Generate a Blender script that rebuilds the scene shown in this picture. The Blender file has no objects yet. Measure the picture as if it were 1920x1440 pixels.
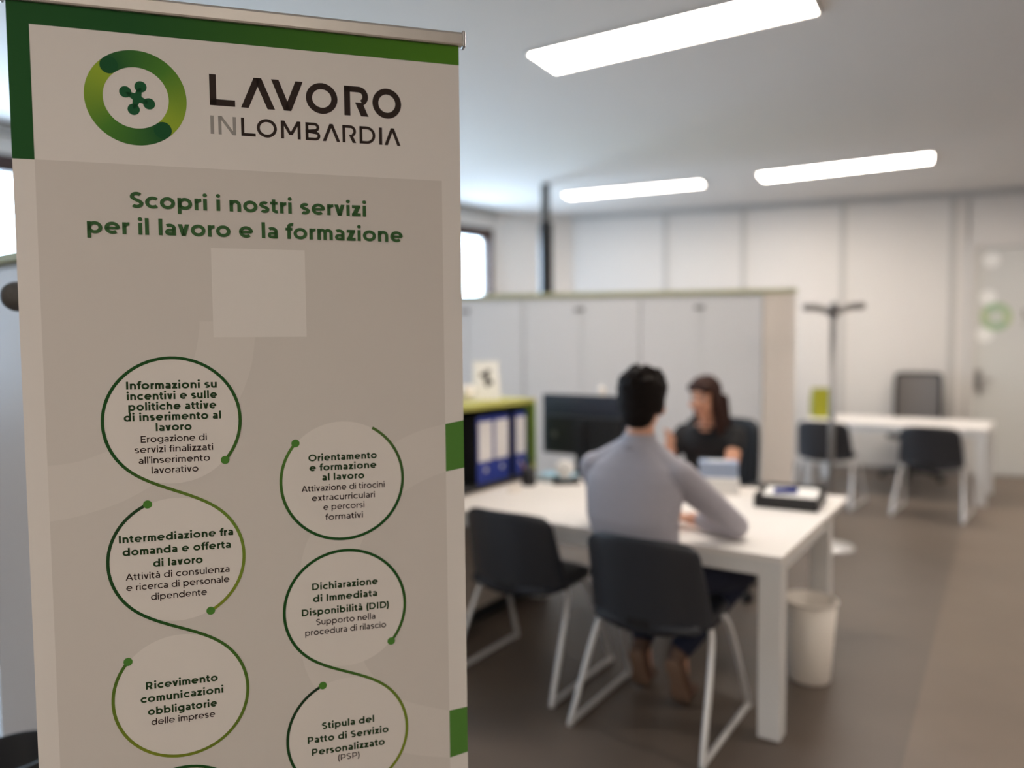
import bpy, bmesh, math, random
from mathutils import Vector, Matrix
random.seed(7)
PI = math.pi
sc = bpy.context.scene
COL = sc.collection
R = math.radians

# ------------------------------------------------------------ camera, sky, exposure
F_PX, PITCH, ROLL, EYE = 1380.0, math.atan(71 / 1380), 0.0096, 1.515
cd = bpy.data.cameras.new('camera'); cam = bpy.data.objects.new('camera', cd); COL.objects.link(cam)
cd.sensor_fit = 'HORIZONTAL'; cd.sensor_width = 36.0; cd.lens = F_PX * 36 / 1920
cd.clip_start = .05; cd.clip_end = 100
fw = Vector((0, math.cos(PITCH), -math.sin(PITCH))); r0 = Vector((1, 0, 0)); up0 = Vector((0, math.sin(PITCH), math.cos(PITCH)))
rt = r0 * math.cos(ROLL) - up0 * math.sin(ROLL); up = up0 * math.cos(ROLL) + r0 * math.sin(ROLL)
cam.matrix_world = Matrix(((rt.x, up.x, -fw.x, 0), (rt.y, up.y, -fw.y, 0), (rt.z, up.z, -fw.z, EYE), (0, 0, 0, 1)))
cd.dof.use_dof = True; cd.dof.focus_distance = 1.38; cd.dof.aperture_fstop = (cd.lens / 1000) / .0255
sc.camera = cam
vs = sc.view_settings
sc.display_settings.display_device = 'sRGB'
vs.view_transform = 'Standard'; vs.look = 'None'; vs.gamma = 1.0; vs.use_curve_mapping = False
vs.exposure = 0.0
LAMP = 33.0            # ceiling panels
FILL_REAR = 39.0        # unseen panels added behind the viewpoint to light the banner front
SKY = 17.0              # overcast daylight through the windows
w = bpy.data.worlds.new('world'); sc.world = w; w.use_nodes = True
bg = w.node_tree.nodes['Background']
bg.inputs[0].default_value = (.58, .78, 1.0, 1); bg.inputs[1].default_value = SKY

# ------------------------------------------------------------ materials
def lin(c): return tuple((v / 255 / 12.92) if v / 255 <= .04045 else ((v / 255 + .055) / 1.055) ** 2.4 for v in c)
def rgb(*c): return lin(c) + (1,)
def mat(name, col, rough=.5, metal=0.0, noise=0.0, scale=20.0, bump=0.0, spec=.5, coat=0.0, sheen=0.0):
    m = bpy.data.materials.new(name); m.use_nodes = True
    nt = m.node_tree; b = nt.nodes['Principled BSDF']
    b.inputs['Roughness'].default_value = rough; b.inputs['Metallic'].default_value = metal
    b.inputs['Specular IOR Level'].default_value = spec; b.inputs['Coat Weight'].default_value = coat
    b.inputs['Sheen Weight'].default_value = sheen
    b.inputs['Base Color'].default_value = col
    if noise or bump:
        tc = nt.nodes.new('ShaderNodeTexCoord'); n = nt.nodes.new('ShaderNodeTexNoise')
        n.inputs['Scale'].default_value = scale; n.inputs['Detail'].default_value = 5
        nt.links.new(tc.outputs['Object'], n.inputs['Vector'])
        if noise:
            mx = nt.nodes.new('ShaderNodeMix'); mx.data_type = 'RGBA'
            mx.inputs[6].default_value = tuple(c * (1 - noise) for c in col[:3]) + (1,)
            mx.inputs[7].default_value = tuple(min(1, c * (1 + noise)) for c in col[:3]) + (1,)
            nt.links.new(n.outputs[0], mx.inputs[0]); nt.links.new(mx.outputs[2], b.inputs['Base Color'])
        if bump:
            bp = nt.nodes.new('ShaderNodeBump'); bp.inputs['Strength'].default_value = bump; bp.inputs['Distance'].default_value = .003
            nt.links.new(n.outputs[0], bp.inputs['Height']); nt.links.new(bp.outputs[0], b.inputs['Normal'])
    return m
def mat_attr(name, rough=.5):
    m = bpy.data.materials.new(name); m.use_nodes = True; nt = m.node_tree
    a = nt.nodes.new('ShaderNodeAttribute'); a.attribute_name = 'Ink'
    b = nt.nodes['Principled BSDF']; b.inputs['Roughness'].default_value = .6; b.inputs['Specular IOR Level'].default_value = .12
    nt.links.new(a.outputs['Color'], b.inputs['Base Color'])
    return m
def mat_emit(name, col, s):
    m = bpy.data.materials.new(name); m.use_nodes = True
    b = m.node_tree.nodes['Principled BSDF']; b.inputs['Base Color'].default_value = (.8, .8, .8, 1)
    b.inputs['Emission Color'].default_value = col; b.inputs['Emission Strength'].default_value = s
    return m
def mat_glass(name, tint=(1, 1, 1, 1), gloss=.08, haze=0.0, hazecol=(.8, .82, .82, 1)):
    m = bpy.data.materials.new(name); m.use_nodes = True; nt = m.node_tree; nt.nodes.remove(nt.nodes['Principled BSDF'])
    o = nt.nodes['Material Output']; t = nt.nodes.new('ShaderNodeBsdfTransparent'); t.inputs[0].default_value = tint
    g = nt.nodes.new('ShaderNodeBsdfGlossy'); g.inputs['Roughness'].default_value = .05
    mx = nt.nodes.new('ShaderNodeMixShader'); mx.inputs[0].default_value = gloss
    nt.links.new(t.outputs[0], mx.inputs[1]); nt.links.new(g.outputs[0], mx.inputs[2])
    last = mx
    if haze:
        d = nt.nodes.new('ShaderNodeBsdfDiffuse'); d.inputs[0].default_value = hazecol
        m2 = nt.nodes.new('ShaderNodeMixShader'); m2.inputs[0].default_value = haze
        nt.links.new(mx.outputs[0], m2.inputs[1]); nt.links.new(d.outputs[0], m2.inputs[2]); last = m2
    nt.links.new(last.outputs[0], o.inputs['Surface'])
    return m

M = dict(
    wall=mat('wall_paint', rgb(226, 220, 214), .85, noise=.02, scale=3),
    ceil=mat('ceiling_paint', rgb(222, 217, 212), .9, noise=.02, scale=2),
    panel=mat('wall_panel', rgb(216, 211, 206), .5, noise=.015, scale=2),
    profile=mat('panel_profile', rgb(188, 185, 181), .45),
    shadowgap=mat('dark_gap', rgb(70, 68, 66), .8),
    brown=mat('brown_window_frame', rgb(62, 36, 28), .45, noise=.15, scale=9),
    glass=mat_glass('window_glass'),
    doorglass=mat_glass('door_glass', (.9, .93, .93, 1), .05, .80, rgb(228, 226, 221)),
    whitelam=mat('white_laminate', rgb(238, 232, 226), .42, noise=.01, scale=4),
    whitemetal=mat('white_metal', rgb(226, 224, 221), .4),
    greymetal=mat('grey_metal', rgb(150, 146, 143), .35, .6),
    silver=mat('silver_tube', rgb(222, 220, 218), .35, .35),
    chrome=mat('chrome', rgb(215, 215, 215), .12, 1.0),
    alu=mat('brushed_aluminium', rgb(190, 184, 177), .38, .55, noise=.03, scale=80),
    cab=mat('cabinet_door', rgb(226, 225, 226), .45, noise=.012, scale=3),
    endwhite=mat('cabinet_end_white', rgb(236, 224, 212), .5, noise=.02, scale=3),
    cabbeige=mat('cabinet_filler', rgb(216, 203, 190), .5, noise=.02, scale=3),
    paleolive=mat('pale_olive_edge', rgb(178, 176, 132), .5, noise=.04, scale=8),
    olive=mat('olive_laminate', rgb(176, 172, 88), .5, noise=.04, scale=8),
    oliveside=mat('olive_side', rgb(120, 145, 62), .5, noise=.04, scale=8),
    limegreen=mat('lime_cardboard', rgb(150, 148, 20), .6, noise=.05, scale=15),
    interior=mat('dark_interior', rgb(36, 36, 38), .7, noise=.1, scale=8),
    black=mat('black_plastic', rgb(24, 24, 26), .45, noise=.1, scale=30),
    shell=mat('dark_shell', rgb(46, 48, 54), .48, noise=.06, scale=20),
    blackfab=mat('black_fabric', rgb(26, 26, 28), .9, noise=.15, scale=120, bump=.3),
    mesh=mat('grey_mesh', rgb(108, 102, 98), .8, noise=.15, scale=150),
    screenback=mat('monitor_back', rgb(44, 47, 58), .4, noise=.05, scale=20),
    screenlow=mat('monitor_lower', rgb(20, 20, 22), .5, noise=.05, scale=20),
    blue=mat('blue_card', rgb(30, 52, 140), .55, noise=.05, scale=20),
    label=mat('white_label', rgb(220, 216, 214), .7, noise=.02, scale=30),
    paper=mat('white_paper', rgb(238, 236, 232), .8, noise=.015, scale=10),
    paleblue=mat('pale_blue_card', rgb(158, 172, 196), .7, noise=.06, scale=30),
    cyan=mat('cyan_paper', rgb(150, 195, 215), .7, noise=.04, scale=20),
    bin=mat('white_plastic', rgb(238, 229, 218), .45, noise=.02, scale=6),
    darkgrey=mat('dark_grey_plastic', rgb(84, 80, 76), .55, noise=.05, scale=20),
    skin=mat('skin', rgb(214, 160, 132), .55, noise=.05, scale=14),
    skin2=mat('skin_tan', rgb(206, 150, 120), .55, noise=.05, scale=14),
    lip=mat('lips', rgb(150, 84, 74), .5), eyew=mat('eye_white', rgb(225, 222, 218), .3), eyed=mat('iris', rgb(50, 34, 26), .25),
    hairm=mat('dark_hair', rgb(27, 20, 17), .8, noise=.35, scale=60, bump=.5, spec=.15),
    hairw=mat('brown_hair', rgb(50, 29, 22), .7, noise=.35, scale=60, bump=.5, spec=.2),
    shirt=mat('grey_shirt', rgb(174, 170, 177), .85, noise=.05, scale=60, bump=.25),
    top=mat('black_top', rgb(20, 19, 21), .85, noise=.15, scale=40, bump=.2),
    navy=mat('navy_trousers', rgb(28, 33, 54), .9, noise=.12, scale=60, bump=.2),
    shoe=mat('brown_shoe', rgb(92, 66, 50), .55, noise=.15, scale=30),
    sole=mat('tan_sole', rgb(122, 96, 78), .7, noise=.1, scale=30),
    green_pen=mat('yellow_pen', rgb(190, 180, 60), .4), red_pen=mat('orange_pen', rgb(190, 120, 60), .4),
    # banner inks
    pvc=mat('banner_white', rgb(222, 216, 210), .55, spec=.25, noise=.008, scale=40),
    grey=mat('banner_grey', rgb(207, 200, 193), .55, spec=.25),
    wave=mat('banner_pale_grey', rgb(213, 206, 199), .55, spec=.25),
    bubble=mat('banner_bubble', rgb(220, 213, 206), .55, spec=.25),
    inkhead=mat('ink_heading_green', (.042, .115, .036, 1), .6, spec=.12),
    inkbold=mat('ink_dark_green', (.020, .048, .016, 1), .6, spec=.12),
    inkreg=mat('ink_brown_black', (.032, .018, .015, 1), .6, spec=.12),
    inkblack=mat('ink_black', (.034, .022, .018, 1), .6, spec=.12),
    inkgrey=mat('ink_grey', (.30, .28, .26, 1), .5, spec=.25),
    inkdot=mat('ink_leaf_green', (.075, .22, .035, 1), .6, spec=.12),
    inkrose=mat('ink_deep_green', (.012, .100, .036, 1), .6, spec=.12),
    inkstripe=mat('ink_stripe_green', (.085, .22, .040, 1), .6, spec=.12),
    palerose=mat('frosted_pale_green', (.50, .60, .48, 1), .6),
    inkattr=mat_attr('ink_gradient'),
)
def floor_material():
    m = bpy.data.materials.new('linoleum_floor'); m.use_nodes = True; nt = m.node_tree; b = nt.nodes['Principled BSDF']
    tc = nt.nodes.new('ShaderNodeTexCoord'); mp = nt.nodes.new('ShaderNodeMapping'); mp.inputs['Rotation'].default_value[2] = R(34)
    nt.links.new(tc.outputs['Object'], mp.inputs['Vector'])
    sp = nt.nodes.new('ShaderNodeSeparateXYZ'); nt.links.new(mp.outputs[0], sp.inputs[0])
    st = nt.nodes.new('ShaderNodeMath'); st.operation = 'GREATER_THAN'; st.inputs[1].default_value = FLOOR_EDGE
    nt.links.new(sp.outputs[0], st.inputs[0])
    n = nt.nodes.new('ShaderNodeTexNoise'); n.inputs['Scale'].default_value = 2.2; n.inputs['Detail'].default_value = 6
    nt.links.new(tc.outputs['Object'], n.inputs['Vector'])
    a = nt.nodes.new('ShaderNodeMix'); a.data_type = 'RGBA'
    a.inputs[6].default_value = rgb(112, 99, 88); a.inputs[7].default_value = rgb(128, 112, 98)
    nt.links.new(st.outputs[0], a.inputs[0])
    c = nt.nodes.new('ShaderNodeMix'); c.data_type = 'RGBA'; c.blend_type = 'MULTIPLY'; c.inputs[0].default_value = .35
    nt.links.new(a.outputs[2], c.inputs[6]); nt.links.new(n.outputs[0], c.inputs[7])
    nt.links.new(c.outputs[2], b.inputs['Base Color']); b.inputs['Roughness'].default_value = .42
    return m
FLOOR_EDGE = 1.375 * math.cos(R(34)) - 2.549 * math.sin(R(34))

# ------------------------------------------------------------ mesh helpers
class MB:
    def __init__(s): s.v, s.f, s.mi, s.sm, s.col = [], [], [], [], None
    def add(s, vs_, fs, mi=0, smooth=False):
        o = len(s.v); s.v += [tuple(p) for p in vs_]
        for f in fs: s.f.append([o + i for i in f]); s.mi.append(mi); s.sm.append(smooth)
        return s
    def box(s, c, size, rz=0, mi=0, m3=None):
        hx, hy, hz = size[0] / 2, size[1] / 2, size[2] / 2
        ps = [Vector((x, y, z)) for z in (-hz, hz) for y in (-hy, hy) for x in (-hx, hx)]
        m_ = m3 if m3 is not None else Matrix.Rotation(rz, 3, 'Z')
        ps = [m_ @ p + Vector(c) for p in ps]
        return s.add(ps, [(0, 2, 3, 1), (4, 5, 7, 6), (0, 1, 5, 4), (2, 6, 7, 3), (0, 4, 6, 2), (1, 3, 7, 5)], mi)
    def b2(s, x0, x1, y0, y1, z0, z1, mi=0): return s.box(((x0 + x1) / 2, (y0 + y1) / 2, (z0 + z1) / 2), (x1 - x0, y1 - y0, z1 - z0), 0, mi)
    def lathe(s, prof, c=(0, 0, 0), n=28, mi=0, m3=None, smooth=True, cap=True):
        m3 = m3 or Matrix.Identity(3); ps = []; fs = []
        for r_, z in prof:
            for k in range(n):
                a = 2 * PI * k / n; ps.append(m3 @ Vector((r_ * math.cos(a), r_ * math.sin(a), z)) + Vector(c))
        for j in range(len(prof) - 1):
            for k in range(n):
                k2 = (k + 1) % n; fs.append((j * n + k, j * n + k2, (j + 1) * n + k2, (j + 1) * n + k))
        s.add(ps, fs, mi, smooth)
        if cap:
            o = len(s.v) - len(ps)
            s.f.append([o + k for k in range(n)][::-1]); s.mi.append(mi); s.sm.append(False)
            s.f.append([o + (len(prof) - 1) * n + k for k in range(n)]); s.mi.append(mi); s.sm.append(False)
        return s
    def tube(s, pts, rad, n=12, closed=False, mi=0):
        pts = [Vector(p) for p in pts]; N = len(pts); rs = rad if isinstance(rad, (list, tuple)) else [rad] * N
        prev = None; ps = []
        for i, p in enumerate(pts):
            a = pts[i - 1] if (i > 0 or closed) else p; b = pts[(i + 1) % N] if (i < N - 1 or closed) else p
            t = (b - a).normalized()
            if prev is None: x = t.orthogonal().normalized()
            else:
                x = prev - t * prev.dot(t)
                x = x.normalized() if x.length > 1e-6 else t.orthogonal().normalized()
            prev = x; y = t.cross(x)
            for k in range(n):
                q = 2 * PI * k / n; ps.append(p + (x * math.cos(q) + y * math.sin(q)) * rs[i])
        fs = []
        for i in range(N if closed else N - 1):
            j = (i + 1) % N
            for k in range(n): k2 = (k + 1) % n; fs.append((i * n + k, i * n + k2, j * n + k2, j * n + k))
        o = len(s.v); s.add(ps, fs, mi, True)
        if not closed:
            s.f.append([o + k for k in range(n)][::-1]); s.mi.append(mi); s.sm.append(False)
            s.f.append([o + (N - 1) * n + k for k in range(n)]); s.mi.append(mi); s.sm.append(False)
        return s
    def ell(s, c, r_, m3=None, nu=24, nv=14, mi=0):
        if not isinstance(r_, (list, tuple)): r_ = (r_, r_, r_)
        m3 = m3 or Matrix.Identity(3); ps = []; fs = []; c = Vector(c)
        ps.append(c + m3 @ Vector((0, 0, -r_[2])))
        for j in range(1, nv):
            t = -PI / 2 + PI * j / nv
            for k in range(nu):
                a = 2 * PI * k / nu; ps.append(c + m3 @ Vector((r_[0] * math.cos(t) * math.cos(a), r_[1] * math.cos(t) * math.sin(a), r_[2] * math.sin(t))))
        ps.append(c + m3 @ Vector((0, 0, r_[2])))
        for k in range(nu):
            k2 = (k + 1) % nu; fs.append((0, 1 + k2, 1 + k)); L = 1 + (nv - 2) * nu; fs.append((L + k, L + k2, len(ps) - 1))
            for j in range(nv - 2): fs.append((1 + j * nu + k, 1 + j * nu + k2, 1 + (j + 1) * nu + k2, 1 + (j + 1) * nu + k))
        return s.add(ps, fs, mi, True)
    def cap(s, p0, p1, a, b, n=16):      # tapered capsule
        p0, p1 = Vector(p0), Vector(p1); d = (p1 - p0); L = d.length; d = d.normalized()
        pts, rs = [], []
        for k in range(6):
            t = PI / 2 * k / 5; pts.append(p0 - d * a * math.cos(t)); rs.append(max(a * math.sin(t), 1e-4))
        for k in range(6):
            t = PI / 2 * k / 5; pts.append(p1 + d * b * math.sin(t)); rs.append(max(b * math.cos(t), 1e-4))
        return s.tube(pts, rs, n)
    def loft(s, rings, n=28, mi=0, p=2.0):   # rings: (centre, halfwidth vector, halfdepth vector)
        ps = []; fs = []
        for c, hu, hv in rings:
            c, hu, hv = Vector(c), Vector(hu), Vector(hv)
            for k in range(n):
                a = 2 * PI * k / n; ca, sa = math.cos(a), math.sin(a)
                ca = math.copysign(abs(ca) ** (2 / p), ca); sa = math.copysign(abs(sa) ** (2 / p), sa)
                ps.append(c + hu * ca + hv * sa)
        N = len(rings)
        for i in range(N - 1):
            for k in range(n): k2 = (k + 1) % n; fs.append((i * n + k, i * n + k2, (i + 1) * n + k2, (i + 1) * n + k))
        fs.append(tuple(range(n))[::-1]); fs.append(tuple((N - 1) * n + k for k in range(n)))
        return s.add(ps, fs, mi, True)
    def prism(s, poly, y0, y1, mi=0):        # polygon in x-z, extruded along y
        n = len(poly); ps = [(x, y0, z) for x, z in poly] + [(x, y1, z) for x, z in poly]
        fs = [tuple(range(n)), tuple(range(n, 2 * n))[::-1]] + [(k, k + n, (k + 1) % n + n, (k + 1) % n) for k in range(n)]
        return s.add(ps, fs, mi)
    def build(s, name, mats, parent=None, bevel=0, seg=2, fix=True):
        me = bpy.data.meshes.new(name); me.from_pydata(s.v, [], s.f)
        for m_ in (mats if isinstance(mats, (list, tuple)) else [mats]): me.materials.append(m_)
        me.polygons.foreach_set('material_index', s.mi); me.polygons.foreach_set('use_smooth', s.sm)
        me.update()
        if fix:
            bm = bmesh.new(); bm.from_mesh(me); bmesh.ops.recalc_face_normals(bm, faces=bm.faces); bm.to_mesh(me); bm.free()
        if s.col:
            at = me.color_attributes.new('Ink', 'FLOAT_COLOR', 'POINT')
            for i, c in enumerate(s.col): at.data[i].color = c
        o = bpy.data.objects.new(name, me); COL.objects.link(o)
        if parent: o.parent = parent
        if bevel:
            b = o.modifiers.new('edge', 'BEVEL'); b.width = bevel; b.segments = seg; b.limit_method = 'ANGLE'; b.angle_limit = R(40)
        return o
def tag(o, label=None, cat=None, group=None, kind=None):
    if label: o['label'] = label
    if cat: o['category'] = cat
    if group: o['group'] = group
    if kind: o['kind'] = kind
    return o
def thing(name, label, cat, loc=(0, 0, 0), rz=0, group=None):
    o = bpy.data.objects.new(name, None); COL.objects.link(o); o.empty_display_size = .1
    o.location = loc; o.rotation_euler = (0, 0, rz)
    return tag(o, label, cat, group)
def struct(name, mb, m, parent=None, **k):
    o = mb.build(name, m, parent, **k)
    if not parent: tag(o, kind='structure')
    return o
def dup(root, loc, rz, label, group=None):
    r_ = root.copy(); COL.objects.link(r_); r_.location = loc; r_.rotation_euler = (0, 0, rz); r_['label'] = label
    if group: r_['group'] = group
    for ch in list(root.children):
        c = ch.copy(); COL.objects.link(c); c.parent = r_
        for g in ch.children:
            d_ = g.copy(); COL.objects.link(d_); d_.parent = c
    return r_
def remesh(o, vox, smooth=4, mat_=None):
    m = o.modifiers.new('skin', 'REMESH'); m.mode = 'VOXEL'; m.voxel_size = vox; m.use_smooth_shade = True
    s_ = o.modifiers.new('soften', 'SMOOTH'); s_.iterations = smooth; s_.factor = .5
    return o
def spline(pts, n=8, closed=False):
    pts = [Vector(p) for p in pts]; out = []; N = len(pts)
    for i in range(N if closed else N - 1):
        a, b = pts[i], pts[(i + 1) % N]
        p0 = pts[i - 1] if (i > 0 or closed) else a * 2 - b
        p3 = pts[(i + 2) % N] if (i + 2 < N or closed) else b * 2 - a
        for k in range(n):
            t = k / n
            out.append(.5 * ((2 * a) + (b - p0) * t + (2 * p0 - 5 * a + 4 * b - p3) * t * t + (-p0 + 3 * a - 3 * b + p3) * t ** 3))
    if not closed: out.append(pts[-1])
    return out

# ------------------------------------------------------------ the room
HC = 3.2
A_ = Vector((-.18, 9.29, 0)); B_ = Vector((.80, 9.65, 0)); WD = Vector((-.688, -.726, 0)).normalized()
ED = (Vector((5.63, 8.161, 0)) - B_).normalized(); E_ = B_ + ED * 8.6
W_ = A_ + WD * 11.5; G_ = Vector((7.5, -4.2, 0)); H_ = Vector((-8.2, -4.2, 0))
poly = [A_, B_, E_, G_, H_, W_]
def slab(z0, z1):
    mb = MB(); n = len(poly); c = sum(poly, Vector()) / n
    out = [p + (p - c).normalized() * .25 for p in poly]
    ps = [(p.x, p.y, z0) for p in out] + [(p.x, p.y, z1) for p in out]
    mb.add(ps, [tuple(range(n)), tuple(range(n, 2 * n))] + [(k, (k + 1) % n, (k + 1) % n + n, k + n) for k in range(n)])
    return mb
struct('floor', slab(-.12, 0), floor_material())
struct('ceiling', slab(HC, HC + .15), M['ceil'])
def wall_run(mb, p, q, s0, s1, z0, z1, th=.14, off=0.0, mi=0):
    d = (q - p).normalized(); nrm = Vector((-d.y, d.x, 0))
    c = sum(poly, Vector()) / len(poly)
    if nrm.dot(p - c) < 0: nrm = -nrm          # nrm points out of the room
    mid = p + d * ((s0 + s1) / 2) + nrm * (off + th / 2)
    mb.box((mid.x, mid.y, (z0 + z1) / 2), (s1 - s0, th, z1 - z0), math.atan2(d.y, d.x), mi)
for nm, p, q in (('wall_corner', A_, B_), ('wall_right', E_, G_), ('wall_rear', G_, H_), ('wall_front', H_, W_)):
    mb = MB(); wall_run(mb, p, q, -.2, (q - p).length + .2, 0, HC); struct(nm, mb, M['wall'])
# window wall with its openings
WINS = [(.06, 1.25), (2.5, 3.8), (4.85, 6.3), (7.2, 7.9)]; ZS, ZT = 1.05, 2.97  # second and fourth openings are unseen, added for the daylight they let in
mb = MB(); L = (W_ - A_).length; prev = 0
for a, b in WINS:
    wall_run(mb, A_, W_, prev, a, 0, HC); wall_run(mb, A_, W_, a, b, 0, ZS); wall_run(mb, A_, W_, a, b, ZT, HC); prev = b
wall_run(mb, A_, W_, prev, L + .2, 0, HC)
struct('wall_left', mb, M['wall'])
mb = MB(); wall_run(mb, A_, W_, .02, L - .1, HC - .09, HC - .03, .035, -.035); struct('trim_1', mb, M['profile'])
for i, (a, b) in enumerate(WINS):
    e = bpy.data.objects.new('window_%d' % (i + 1), None); COL.objects.link(e); tag(e, kind='structure')
    mb = MB(); fwid = .075
    wall_run(mb, A_, W_, a, b, ZT - .13, ZT, .11, -.01); wall_run(mb, A_, W_, a, b, ZS, ZS + fwid, .11, -.01)
    wall_run(mb, A_, W_, a, a + fwid, ZS, ZT, .11, -.01); wall_run(mb, A_, W_, b - fwid, b, ZS, ZT, .11, -.01)
    mb.build('window_frame', M['brown'], e, bevel=.006)
    mb = MB(); wall_run(mb, A_, W_, a - .0, b + .0, ZS - .05, ZS, .18, -.1); mb.build('window_sill', M['profile'], e)
    mb = MB(); wall_run(mb, A_, W_, a + fwid, b - fwid, ZS + fwid, ZT - .13, .006, .04); mb.build('pane', M['glass'], e)
    la = bpy.data.lights.new('sky_portal', 'AREA'); la.shape = 'RECTANGLE'; la.size = b - a; la.size_y = ZT - ZS; la.cycles.is_portal = True
    lo = bpy.data.objects.new('sky_portal', la); COL.objects.link(lo)
    nrm = Vector((WD.y, -WD.x, 0)); 
    if nrm.dot(A_ - sum(poly, Vector()) / 6) < 0: nrm = -nrm
    p = A_ + WD * ((a + b) / 2) + nrm * .2
    lo.matrix_world = Matrix.Translation((p.x, p.y, (ZS + ZT) / 2)) @ nrm.to_track_quat('Z', 'Y').to_matrix().to_4x4()
# panelled partition with a glazed door
def pt_back(px):                       # distance along the partition for a column of the plan
    t = (px - 960) / 1380; return (t * B_.y - B_.x) / (ED.x - t * ED.y)
seams = [pt_back(x) for x in (1248, 1393, 1578, 1782)]
DS0, DS1, DZT = pt_back(1812), pt_back(1812) + 1.05, 2.62
Lb = (E_ - B_).length
cuts = [0] + seams + [DS0, DS1, DS1 + 1.1, DS1 + 2.2, Lb]
mb = MB()
for a, b in zip(cuts[:-1], cuts[1:]):
    z0 = DZT if abs(a - DS0) < 1e-6 else 0
    g = .012
    wall_run(mb, B_, E_, a + g, b - g, z0 + (0 if z0 else .0), HC, .12, 0)
    if not z0: wall_run(mb, B_, E_, b - .032, b + .032, 0, HC - .07, .012, -.012, 1) if abs(b - DS0) > 1e-6 else None
wall_run(mb, B_, E_, -.3, DS0, .0, HC, .02, .13, 2); wall_run(mb, B_, E_, DS1, Lb + .3, 0, HC, .02, .13, 2); wall_run(mb, B_, E_, DS0, DS1, DZT, HC, .02, .13, 2)
struct('wall_back', mb, [M['panel'], M['profile'], M['shadowgap']])
mb = MB(); wall_run(mb, B_, E_, 0, Lb, HC - .07, HC, .03, -.03); struct('trim_2', mb, M['profile'])
mb = MB(); wall_run(mb, B_, E_, 0, DS0, 0, .07, .018, -.018); wall_run(mb, B_, E_, DS1, Lb, 0, .07, .018, -.018); struct('baseboard_back', mb, M['greymetal'])
# lamps of the ceiling, plus two fill panels added behind the viewpoint
DIFF = mat_emit('light_diffuser', (1.0, .90, .80, 1), LAMP)
REAR_FILL = mat_emit('rear_fill_diffuser', (1.0, .90, .79, 1), FILL_REAR)
def ceiling_light(x, y, deg, label, L=1.5, Wd=.34, diff=None):
    t = thing('ceiling_light', label, 'ceiling light', (x, y, HC), R(deg), 'long ceiling lights')
    mb = MB(); h = .014
    for y0, y1 in ((-Wd / 2 - .015, -Wd / 2), (Wd / 2, Wd / 2 + .015)): mb.b2(-L / 2 - .015, L / 2 + .015, y0, y1, -h, -.0005)
    for x0, x1 in ((-L / 2 - .015, -L / 2), (L / 2, L / 2 + .015)): mb.b2(x0, x1, -Wd / 2, Wd / 2, -h, -.0005)
    mb.build('frame', M['whitemetal'], t)
    MB().b2(-L / 2, L / 2, -Wd / 2, Wd / 2, -.009, -.001).build('diffuser', diff or DIFF, t)
    return t
ceiling_light(.842, 4.075, -31.3, 'large lit ceiling panel nearest the roll-up banner, cut by the top of the frame')
ceiling_light(3.19, 7.16, -29, 'lit ceiling strip on the far ceiling, right one above the coat stand')
ceiling_light(1.32, 8.07, -23, 'smaller lit ceiling strip above the cabinet row, beside the dark post', Wd=.26, diff=mat_emit('soft_diffuser', (1.0, .90, .80, 1), LAMP * .42))
ceiling_light(.6, -2.4, -31, 'added fill panel above and behind the viewpoint, out of the picture', diff=REAR_FILL)  # unseen lamp put in to brighten the banner front
ceiling_light(-1.6, -1.6, -31, 'added fill panel left of the viewpoint, out of the picture', diff=REAR_FILL)  # second added lamp, fills the banner from the left
ceiling_light(3.9, 2.0, -31, 'ceiling panel beyond the right edge of the picture')
ceiling_light(5.6, 5.6, -31, 'ceiling panel over the aisle on the far right, out of the picture')

# glazed door
de = bpy.data.objects.new('door_1', None); COL.objects.link(de); tag(de, kind='structure')
pd = B_ + ED * DS0; de.location = (pd.x, pd.y, 0); de.rotation_euler = (0, 0, math.atan2(ED.y, ED.x))
DW = DS1 - DS0
mb = MB(); mb.b2(.0, .06, -.03, .06, 0, DZT); mb.b2(DW - .06, DW, -.03, .06, 0, DZT); mb.b2(.06, DW - .06, -.03, .06, DZT - .06, DZT)
mb.build('door_frame', M['panel'], de, bevel=.004)
MB().b2(.065, DW - .065, .0, .012, .01, DZT - .065).build('glass_leaf', M['doorglass'], de)
MB().b2(-.05, DW + .05, .16, .18, 0, DZT + .1).build('room_behind', M['wall'], de)
mb = MB(); mb.tube([(.12, -.05, .93), (.12, -.05, 1.12)], .014); mb.tube([(.12, -.05, 1.09), (.12, -.005, 1.09)], .012); mb.tube([(.12, -.05, 1.09), (.24, -.05, 1.09)], .01)
mb.b2(.085, .155, -.012, -.002, .98, 1.2)
mb.build('door_handle', M['greymetal'], de)
def rod(px, y): return (px - 960) / 1380
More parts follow.
